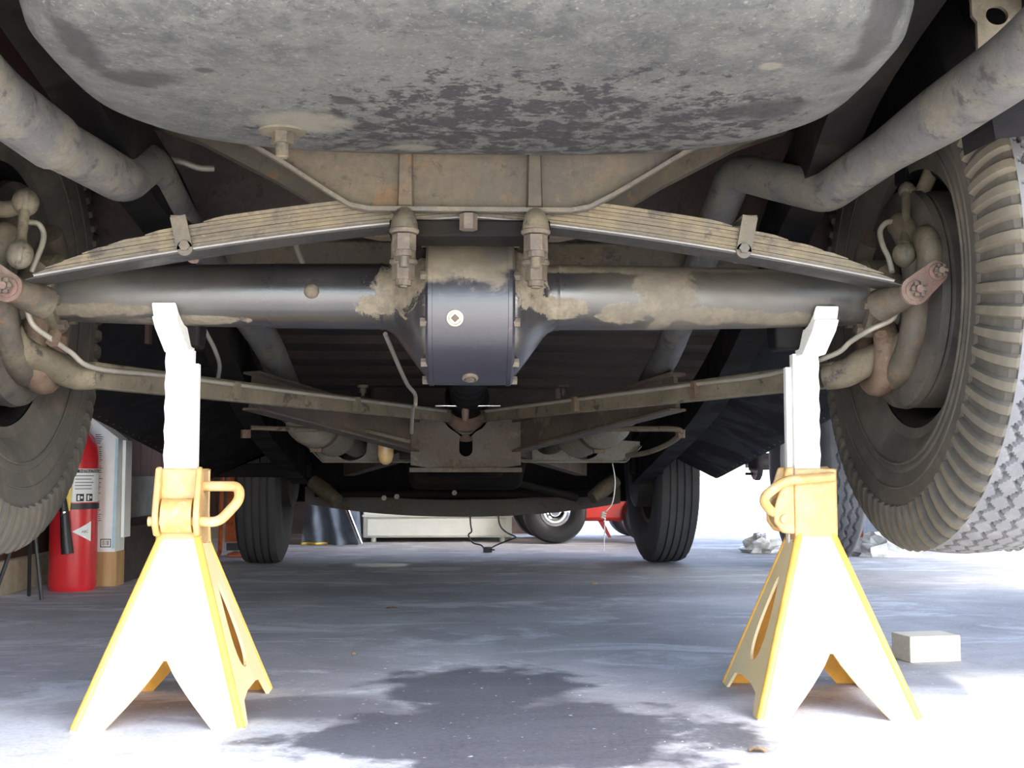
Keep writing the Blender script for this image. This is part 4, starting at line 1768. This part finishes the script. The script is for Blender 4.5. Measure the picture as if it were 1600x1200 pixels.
lab = obj('label', wrap(-75, 95, .265, .365, rE + .0008), 'label', fe)
m = wrap(12, 92, .353, .363, rE + .0014)
obj('label_heading', m, 'ink', lab)
m = MB()
for z in (.345, .335, .325, .316, .306):
    w = wrap(18, 60 + 14 * random.random(), z - .002, z, rE + .0014)
    m.add(w.v, w.f)
for a0 in (22, 46):
    w = wrap(a0, a0 + 18, .268, .290, rE + .0014)
    m.add(w.v, w.f)
    w = wrap(a0 + 4, a0 + 13, .272, .286, rE + .0020)
obj('label_print', m, 'ink', lab)
m = MB()
for a0 in (22, 46):
    for q in ((3, 8, .271, .286), (10, 15, .276, .283)):
        w = wrap(a0 + q[0], a0 + q[1], q[2], q[3], rE + .0021)
        m.add(w.v, w.f)
obj('pictogram', m, 'label', lab)


def text_on_cyl(txt, a0, z, size, r):
    cu = bpy.data.curves.new('t', 'FONT')
    cu.body = txt
    cu.size = size
    to = bpy.data.objects.new('t', cu)
    COL.objects.link(to)
    dg = bpy.context.evaluated_depsgraph_get()
    me = bpy.data.meshes.new_from_object(to.evaluated_get(dg))
    mb = MB()
    mb.add([Vector((ex + math.sin(R(a0) + v.co.x / r) * r, ey - math.cos(R(a0) + v.co.x / r) * r, z + v.co.y)) for v in me.vertices], [tuple(p.vertices) for p in me.polygons])
    bpy.data.objects.remove(to)
    bpy.data.meshes.remove(me)
    return mb


obj('label_text', text_on_cyl('INSTRUCTIONS', 28, .3545, .010, rE + .0021), 'label', lab, smooth=False, fixn=False)
obj('band', wrap(-110, 110, .244, .262, rE + .003, 20), 'black', fe)
# white diamond mark low on the right
m = MB()
for a0, z0, a1, z1, a2, z2 in ((14, .178, 62, .208, 62, .148),):
    V = [(ex + math.sin(R(a)) * (rE + .001), ey - math.cos(R(a)) * (rE + .001), z) for a, z in ((14, .178), (30, .188), (46, .198), (62, .208), (62, .178), (62, .148), (46, .158), (30, .168))]
    m.add(V, [(0, 1, 7), (1, 2, 6, 7), (2, 3, 4, 6), (4, 5, 6)])
dm = obj('diamond_mark', m, 'label', fe, smooth=False, fixn=False)
obj('mark_text', text_on_cyl('ABC', 36, .174, .011, rE + .0018), 'ink', dm, smooth=False, fixn=False)
# hose and nozzle in front
m = MB()
hp = [(ex - .01, ey - .02, .50), (ex - .06, ey - .05, .47), (ex - .055, ey - .085, .38), (ex - .012, ey - .088, .29), (ex - .002, ey - .088, .255)]
m.tube(spline(hp, 6), .011, 12)
obj('hose', m, 'black', fe)
m = MB()
m.tube([(ex - .004, ey - .088, .262), (ex, ey - .088, .235), (ex + .006, ey - .088, .17), (ex + .012, ey - .086, .115)], [.011, .0125, .0155, .018], 16)
nz = obj('nozzle', m, 'black', fe)
m = MB()
m.lathe([(-.006, .0125), (.006, .0128)], (ex, ey - .088, .232), (0.08, 0, -1), 16)
obj('ferrule', m, 'chrome', nz)
m = MB()
m.box((ex, ey, .525), (.03, .03, .03))
m.bar((ex, ey + .02, .545), (ex, ey - .10, .56), .022, .012)
m.bar((ex, ey + .02, .53), (ex, ey - .085, .515), .02, .010)
obj('valve_handle', m, 'black', fe, bevel=.002)
m = MB()
m.add([(ex + .012, ey - .078, .355), (ex + .018, ey - .076, .355), (ex + .014, ey - .08, .24), (ex + .004, ey - .08, .24), (ex + .002, ey - .08, .30)], [(0, 1, 2, 3, 4)])
obj('inspection_tag', m, 'yellow', fe, smooth=False)

# white carton behind it, standing on the lumber stub
bx, by = -1.095, 3.80
stub = MB()
stub.bbox((-1.155, 3.755, 0), (-1.085, 3.845, .108))
o = obj('lumber_stub', stub, 'wood', smooth=False, bevel=.002)
tag(o, 'upright stub of raw lumber under the white carton beside the red extinguisher', 'lumber')
m = MB()
z0, z1 = .108, .502
x0, x1 = -1.205, -1.075
w = at(197, 858, 3.74)
m.prism([Vector((-1.195, 3.745, z0)), Vector((-1.087, 3.745, z0)), Vector((-1.084, 3.745, .46)), Vector((-1.195, 3.745, .545))], (0, .10, 0))
ct = thing('carton', (-1.14, 3.80, z0), 'tall white printed carton with a barcode, behind the fire extinguisher', 'carton')
cb = obj('carton_body', m, 'cardwhite', ct, smooth=False)
m = MB()
m.add([(-1.097, 3.7442, z0 + .01), (-1.0875, 3.7442, z0 + .01), (-1.0845, 3.7442, .455), (-1.092, 3.7442, .462)], [(0, 1, 2, 3)])
obj('blue_stripe', m, 'cardblue', cb, smooth=False, fixn=False)
m = MB()
m.add([(-1.190, 3.7440, .42), (-1.168, 3.7440, .40), (-1.160, 3.7440, .36), (-1.162, 3.7440, .33), (-1.19, 3.7440, .34)], [(0, 1, 2, 3, 4)])
obj('green_print', m, 'green', cb, smooth=False, fixn=False)
m = MB()
z = .47
while z > .19:
    if random.random() < .8:
        x = -1.158 + random.uniform(0, .004)
        m.add([(x, 3.7438, z), (x + random.uniform(.012, .03), 3.7438, z), (x + .02, 3.7438, z + .0022), (x, 3.7438, z + .0022)], [(0, 1, 2, 3)])
    z -= .0065
obj('fine_print', m, 'ink', cb, smooth=False, fixn=False)
m = MB()
fx0, fx1, fz0, fz1 = -1.132, -1.099, .122, .148
t_ = .0025
for a_, b_, c_, d_ in ((fx0, fx1, fz0, fz0 + t_), (fx0, fx1, fz1 - t_, fz1), (fx0, fx0 + t_, fz0, fz1), (fx1 - t_, fx1, fz0, fz1)):
    m.add([(a_, 3.7436, c_), (b_, 3.7436, c_), (b_, 3.7436, d_), (a_, 3.7436, d_)], [(0, 1, 2, 3)])
x = fx0 + .006
while x < fx1 - .006:
    w_ = random.choice((.0007, .0011, .0016))
    m.add([(x, 3.7436, fz0 + .006), (x + w_, 3.7436, fz0 + .006), (x + w_, 3.7436, fz1 - .005), (x, 3.7436, fz1 - .005)], [(0, 1, 2, 3)])
    x += w_ + random.choice((.0008, .0012, .0018))
obj('barcode', m, 'ink', cb, smooth=False, fixn=False)
m = MB()
m.bbox((-1.083, 3.79, .150), (-1.073, 3.86, .455))
o = obj('panel', m, 'cardwhite', smooth=False)
o.name = 'pamphlet'
tag(o, 'thin white folded sheet tucked behind the printed carton', 'sheet')

# low dark crate along the wall, grey board above it
m = MB()
m.bbox((-1.29, 3.87, 0), (-1.095, 5.0, .165))
o = thing('low_crate', (-1.2, 4.4, 0), 'low dark wooden crate on the floor along the left wall', 'crate')
obj('crate_side', m, 'darkwood', o, smooth=False, bevel=.004)
m = MB()
m.bbox((-1.29, 3.87, .165), (-1.10, 5.0, .175))
obj('crate_lid', m, 'darkwood', o, smooth=False)
m = MB()
m.bbox((-1.315, 3.87, .176), (-1.295, 5.6, .335))
m.bbox((-1.315, 3.87, .0), (-1.295, 3.9, .176))
m.bbox((-1.315, 5.55, .0), (-1.295, 5.6, .176))
o = obj('grey_board', m, 'greyboard', smooth=False)
tag(o, 'long grey board leaning along the left wall above the dark crate', 'board')

# splayed metal stool legs behind the left rear tyre
st = thing('metal_stand', (-1.19, 3.34, 0), 'thin black metal stand with splayed legs behind the left rear tire', 'stand')
tp_ = Vector((-1.21, 3.36, .26))
for fx, fy in ((-1.262, 3.24), (-1.172, 3.36), (-1.25, 3.48)):
    m = MB()
    m.tube([Vector((fx, fy, 0.003)), tp_ + (Vector((fx, fy, .26)) - tp_) * .12], .0055, 10)
    obj('leg', m, 'black', st)
m = MB()
m.cyl(tp_ + Vector((0, 0, .0)), (0, 0, 1), .035, .02, 20, bev=.003)
obj('top_plate', m, 'black', st)

# orange hand truck by the left wall
hx, hy = at(365, 862, 5.1).x, 5.1
ht = thing('hand_truck', (hx, hy, 0), 'orange steel hand truck standing beyond the left jack stand', 'hand truck')
for dx in (-.055, .13):
    m = MB()
    m.tube(bent([(hx + dx, hy - .14, .008), (hx + dx, hy - .01, .008), (hx + dx - .002, hy + .05, .9)], .03), .009, 10)
    obj('frame_tube', m, 'orange', ht)
m = MB()
m.add([(hx - .04, hy + .010, .055), (hx + .11, hy + .010, .055), (hx + .10, hy + .035, .34), (hx - .035, hy + .035, .34)], [(0, 1, 2, 3)])
m.add([(hx - .04, hy + .014, .055), (hx + .11, hy + .014, .055), (hx + .10, hy + .039, .34), (hx - .035, hy + .039, .34)], [(3, 2, 1, 0)])
obj('back_plate', m, 'orange', ht, smooth=False)
m = MB()
m.bbox((hx - .03, hy - .005, .02), (hx + .13, hy + .012, .05))
obj('axle_bar', m, 'black', ht)
m = MB()
m.bbox((hx, hy - .14, .002), (hx + .13, hy + .01, .016))
obj('toe_plate', m, 'orange', ht)
for i in range(3):
    m = MB()
    m.tube([(hx - .055, hy + .02 + .01 * i, .35 + i * .2), (hx + .13, hy + .02 + .01 * i, .35 + i * .2)], .008, 8)
    obj('crossbar', m, 'orange', ht)

# crumpled blue-grey tarp with a yellow hem
tx0, tx1, ty = at(474, 848, 5.85).x, at(562, 848, 5.85).x, 5.86
m = MB()
V, Fc = [], []
nx, nz_ = 28, 14
for side in (0, 1):
    for j in range(nz_ + 1):
        v = j / nz_
        for i in range(nx + 1):
            u = i / nx
            x = lerp(tx0, tx1, u) + .05 * v * (0.5 - u)
            fold = .03 * math.sin(u * 17 + v * 5) * (1 - .5 * v) + .02 * math.sin(u * 7 - v * 9)
            z = v * (.33 + .04 * math.sin(u * 6))
            y = ty + (-.08 + .06 * v + fold * .8 if side == 0 else .16 - .10 * v + fold * .4)
            V.append((x, y, z))
for side in (0, 1):
    b = side * (nx + 1) * (nz_ + 1)
    for j in range(nz_):
        for i in range(nx):
            a = b + j * (nx + 1) + i
            Fc.append((a, a + 1, a + nx + 2, a + nx + 1) if side == 0 else (a, a + nx + 1, a + nx + 2, a + 1))
B = (nx + 1) * (nz_ + 1)
for i in range(nx):
    a = nz_ * (nx + 1) + i
    Fc.append((a, a + 1, B + a + 1, B + a))
for j in range(nz_):
    for i in (0, nx):
        a = j * (nx + 1) + i
        Fc.append((a, a + nx + 1, B + a + nx + 1, B + a))
m.add(V, Fc)
tb = thing('tarp_bundle', (tx0, ty, 0), 'blue-grey folded tarp with a yellow hem left of the white freezer', 'tarp')
obj('tarp_cloth', m, 'tarp', tb, angle=60)
m = MB()
m.tube([(lerp(tx0, tx1, t * .45), ty - .085 + .02 * math.sin(t * 8), .006) for t in [i / 12 for i in range(13)]], .006, 8)
obj('hem', m, 'yellow', tb)

# silver pole leaning beside the freezer
m = MB()
m.tube([at(564, 850, 5.62), at(543, 797, 5.64), at(519, 735, 5.66)], .010, 12)
m.v = [Vector((p.x, p.y, max(p.z, .001))) for p in m.v]
o = obj('metal_pole', m, 'chrome')
tag(o, 'thin silver metal pole leaning between the tarp and the white freezer', 'pole')

# white chest freezer
fx0, fx1, fy = at(567, 846, 5.97).x, at(800, 846, 5.97).x, 5.97
fr = thing('chest_freezer', ((fx0 + fx1) / 2, fy + .3, 0), 'white enamel chest freezer on short feet against the back wall', 'freezer')
m = MB()
m.bbox((fx0, fy, .022), (fx1, fy + .62, .84))
obj('cabinet', m, 'appliance', fr, bevel=.006)
m = MB()
m.bbox((fx0 + .02, fy - .010, .030), (fx1 - .03, fy, .118))
obj('kick_panel', m, 'appliance', fr, bevel=.004)
m = MB()
m.bbox((fx0 - .004, fy - .015, .125), (fx1 + .004, fy, .137))
obj('seam_trim', m, 'appliance', fr, bevel=.002)
m = MB()
m.bbox((fx0 - .01, fy - .02, .842), (fx1 + .01, fy + .63, .91))
obj('lid', m, 'appliance', fr, bevel=.01)
for x in (fx0 + .05, fx1 - .05):
    for y in (fy + .04, fy + .56):
        m = MB()
        m.cyl((x, y, .011), (0, 0, 1), .014, .022, 12)
        obj('foot', m, 'appliance', fr)

# black cord looping down with a plug on the floor
m = MB()
k_ = 5.3
pts = [at(734, 770, k_), at(735, 815, k_), at(737, 830, k_), at(732, 836, k_), at(739, 848, k_), at(752, 852, k_ - .02), at(760, 860, k_ - .05), at(775, 852, 5.25), at(800, 842, 5.2), at(806, 839, 5.2), at(792, 832, 5.2), at(782, 822, 5.2), at(779, 805, 5.2), at(780, 770, 5.2)]
m.tube(spline(pts, 5), .0035, 8)
o = thing('power_cord', (pts[6].x, pts[6].y, 0), 'thin black cord hanging in a loop before the freezer, plug on the floor', 'cord')
obj('cable', m, 'black', o)
m = MB()
q = at(762, 862, 5.2)
q.z = .014
m.box(q, (.032, .028, .024), Matrix.Rotation(.4, 3, 'Z'))
m.tube([q, q + Vector((.03, -.02, 0))], .004, 6)
obj('plug', m, 'black', o, bevel=.003)

# red riding mower behind, its front wheel with a chrome cap
mw = at(868, 850, 5.85)
mo = thing('riding_mower', (mw.x + .2, 6.0, 0), 'red riding mower with a chrome-capped small wheel beyond the car', 'riding mower')
wr = .158
wc = Vector((mw.x - .005, 5.85, wr))


def small_wheel(c, r, parent):
    pr_ = [(-.05, r * .45), (-.062, r * .6), (-.066, r * .78), (-.058, r * .92), (-.035, r * .99), (0, r), (.035, r * .99), (.058, r * .92), (.066, r * .78), (.062, r * .6), (.05, r * .45)]
    mb = MB()
    mb.lathe(pr_, c, (0, -1, 0), 48)
    t = obj('wheel', mb, 'black', parent)
    mb = MB()
    mb.lathe([(.045, r * .47), (.055, r * .46), (.060, r * .40), (.052, r * .36), (.052, r * .30), (.064, r * .26), (.058, r * .20), (.058, r * .14), (.068, r * .12), (.070, r * .04), (.070, .0005)], c, (0, -1, 0), 40)
    obj('hubcap', mb, 'chrome', t)


small_wheel(wc, wr, mo)
small_wheel(wc + Vector((-.03, .50, 0)), wr, mo)
m = MB()
q0, q1 = at(905, 838, 5.9), at(1010, 790, 5.9)
m.bbox((q0.x, 5.9, .105), (1.0, 6.5, .24))
obj('mower_deck', m, 'mower', mo, bevel=.02)
m = MB()
m.bbox((wc.x - .10, 5.95, .24), (1.0, 6.4, .62))
obj('hood', m, 'mower', mo, bevel=.05)
for dy in (0, .42):
    small_wheel(Vector((.905, 5.88 + dy * 1.5, .13)), .13, mo)
m = MB()
m.add([(q0.x + .10, 5.97, .105), (q0.x + .13, 5.97, .105), (q0.x + .17, 5.97, .02), (q0.x + .155, 5.97, .02), (q0.x + .10, 5.98, .105), (q0.x + .13, 5.98, .105), (q0.x + .17, 5.98, .02), (q0.x + .155, 5.98, .02)],
      [(0, 1, 2, 3), (7, 6, 5, 4), (0, 4, 5, 1), (1, 5, 6, 2), (2, 6, 7, 3), (3, 7, 4, 0)])
obj('discharge_flap', m, 'mower', mo, smooth=False)

# tandem trailer on the right: one wheel mounted, one bare hub further on
tr = thing('utility_trailer', (1.32, 4.6, 0), 'parked trailer with one weathered tire and one bare hub, right of the car', 'trailer')
NT = 40 * 8


def tr_disp(x, r, k, i):
    if abs(x) <= .06 and r > .38:
        t = k / 8.0
        for c in (-.04, -.013, .013, .04):
            if abs(x - c - .006 * tri(t + c * 10)) < .003:
                return -.007
    return 0.0


tprof = [(-.06, .215), (-.075, .23), (-.088, .262), (-.094, .30), (-.09, .345), (-.08, .378), (-.066, .394)] + dense([(-.062, .396), (0, .402), (.062, .396)], .004) + [(.066, .394), (.08, .378), (.09, .345), (.094, .30), (.088, .262), (.075, .23), (.06, .215)]
tc = Vector((1.325, 4.45, .402))
mb = tire_mesh(tc, tprof, NT, tr_disp, lambda *a: 0, 1)
tt = obj('trailer_tire', mb, 'tire_old', tr, angle=30)
m = MB()
m.lathe([(-.075, .226), (-.068, .21), (-.05, .205), (0, .20), (.02, .19), (.03, .10), (.03, .03)], tc, (1, 0, 0), 48)
m2 = MB()
obj('trailer_rim', m, 'appliance', tr)
hc = at(1181, 721, 5.45)
m = MB()
m.lathe([(-.03, .001), (-.03, .035), (-.012, .04), (-.010, .085), (.0, .088), (.014, .088), (.016, .04), (.09, .038), (.09, .001)], hc, (1, 0, 0), 36)
hb = obj('bare_hub', m, 'trailer', tr)
for k in range(5):
    a = 2 * PI * k / 5
    m = MB()
    m.tube([hc + Vector((-.01, math.cos(a) * .06, math.sin(a) * .06)), hc + Vector((-.045, math.cos(a) * .06, math.sin(a) * .06))], .006, 8)
    obj('stud', m, 'trailer', hb)
m = MB()
m.tube([hc + Vector((-.03, 0, 0)), hc + Vector((-.06, 0, 0))], .014, 12)
obj('spindle', m, 'black', hb)
m = MB()
m.bbox((1.34, 3.7, .62), (1.42, 6.2, .72))
m.bbox((1.34, 3.7, .62), (2.5, 3.78, .72))
m.bbox((1.34, 6.12, .62), (2.5, 6.2, .72))
obj('trailer_frame', m, 'trailer', tr)
m = MB()
m.bbox((1.36, 4.42, .37), (2.3, 4.48, .43))
m.bbox((1.30, 5.42, .37), (2.3, 5.48, .43))
obj('axle_beam', m, 'trailer', tr)
m = MB()
m.bbox((1.32, 3.7, .72), (2.6, 6.2, .76))
obj('deck', m, 'darkwood', tr)
for y in (4.45, 5.45):
    m = MB()
    m.tube(spline([(1.38, y - .35, .62), (1.38, y, .46), (1.38, y + .35, .62)], 8), .02, 8)
    obj('leaf_spring', m, 'trailer', tr)

# odds and ends right of the trailer wheel
m = MB()
q = at(1378, 812, 5.3)
m.bbox((q.x - .02, 5.3, .07), (q.x + .35, 5.5, .20))
m.bbox((q.x - .02, 5.3, .0), (q.x + .02, 5.34, .07))
m.bbox((q.x + .31, 5.3, .0), (q.x + .35, 5.34, .07))
m.bbox((q.x - .02, 5.46, .0), (q.x + .35, 5.5, .07))
o = obj('tool_tray', m, 'blue', smooth=False)
tag(o, 'dark blue tray on short legs glimpsed between trailer wheel and rear tire', 'tray')
m = MB()
q2 = at(1360, 800, 5.6)
m.bbox((q2.x - .1, 5.62, 0), (q2.x + .3, 5.8, .26))
o = obj('red_box', m, 'orange', smooth=False, bevel=.01)
tag(o, 'rusty orange-red box behind the dark blue tray at right', 'box')


def crumple(c, rx, ry, rz, seed, n=14):
    rnd = random.Random(seed)
    mb = MB()
    V, Fc = [], []
    ring = 8
    for i in range(ring + 1):
        p_ = PI / 2 * i / ring
        for k in range(n):
            a = 2 * PI * k / n
            s_ = 1 + rnd.uniform(-.28, .28)
            V.append(Vector((c[0] + math.sin(p_) * math.cos(a) * rx * s_, c[1] + math.sin(p_) * math.sin(a) * ry * s_, max(0.001, c[2] + math.cos(p_) * rz * s_))))
    for i in range(ring):
        for k in range(n):
            k2 = (k + 1) % n
            Fc.append((i * n + k, (i + 1) * n + k, (i + 1) * n + k2, i * n + k2))
    mb.add(V, Fc)
    return mb


q = at(1392, 866, 4.9)
o = obj('plastic_bag', crumple((q.x, 4.95, 0), .14, .1, .09, 3), 'plastic', smooth=False)
tag(o, 'crumpled clear plastic bag on the floor between trailer wheel and rear tire', 'plastic bag')
q = at(1190, 858, 5.2)
o = obj('plastic_wrap', crumple((q.x, 5.2, 0), .09, .08, .07, 5), 'plastic', smooth=False)
tag(o, 'crumpled pale plastic wrap on the floor left of the trailer wheel', 'plastic wrap')

# litter on the floor: dry leaves
def leaf(px, py, s, seed, label):
    sc = (py - 733) / CAM_H
    Y = F / sc
    c = at(px, py, Y)
    rnd = random.Random(seed)
    mb = MB()
    n = 12
    V = [Vector((c.x, Y, .004 + .002))]
    for k in range(n):
        a = 2 * PI * k / n
        r = s * rnd.uniform(.55, 1.1)
        V.append(Vector((c.x + math.cos(a) * r, Y + math.sin(a) * r * .7, .002 + rnd.uniform(0, .3) * s)))
    fs = [(0, k + 1, (k + 1) % n + 1) for k in range(n)]
    mb.add(V, fs)
    mb.v += [p + Vector((0, 0, -.0012)) for p in V]
    b = len(V)
    mb.f += [tuple(i + b for i in reversed(f)) for f in fs]
    mb.mi += [0] * n
    o = obj('dry_leaf', mb, 'leaf', smooth=False, fixn=False)
    tag(o, label, 'leaf', 'dry leaves on the concrete')


leaf(612, 948, .016, 1, 'curled dry leaf on the concrete left of the middle, ahead of the dark stain')
leaf(928, 912, .013, 2, 'small brown leaf on the concrete right of the middle')
leaf(1185, 1169, .014, 3, 'leaf scrap on the bright concrete left of the right jack stand foot')
leaf(553, 1018, .008, 4, 'leaf scrap on the concrete right of the left jack stand')
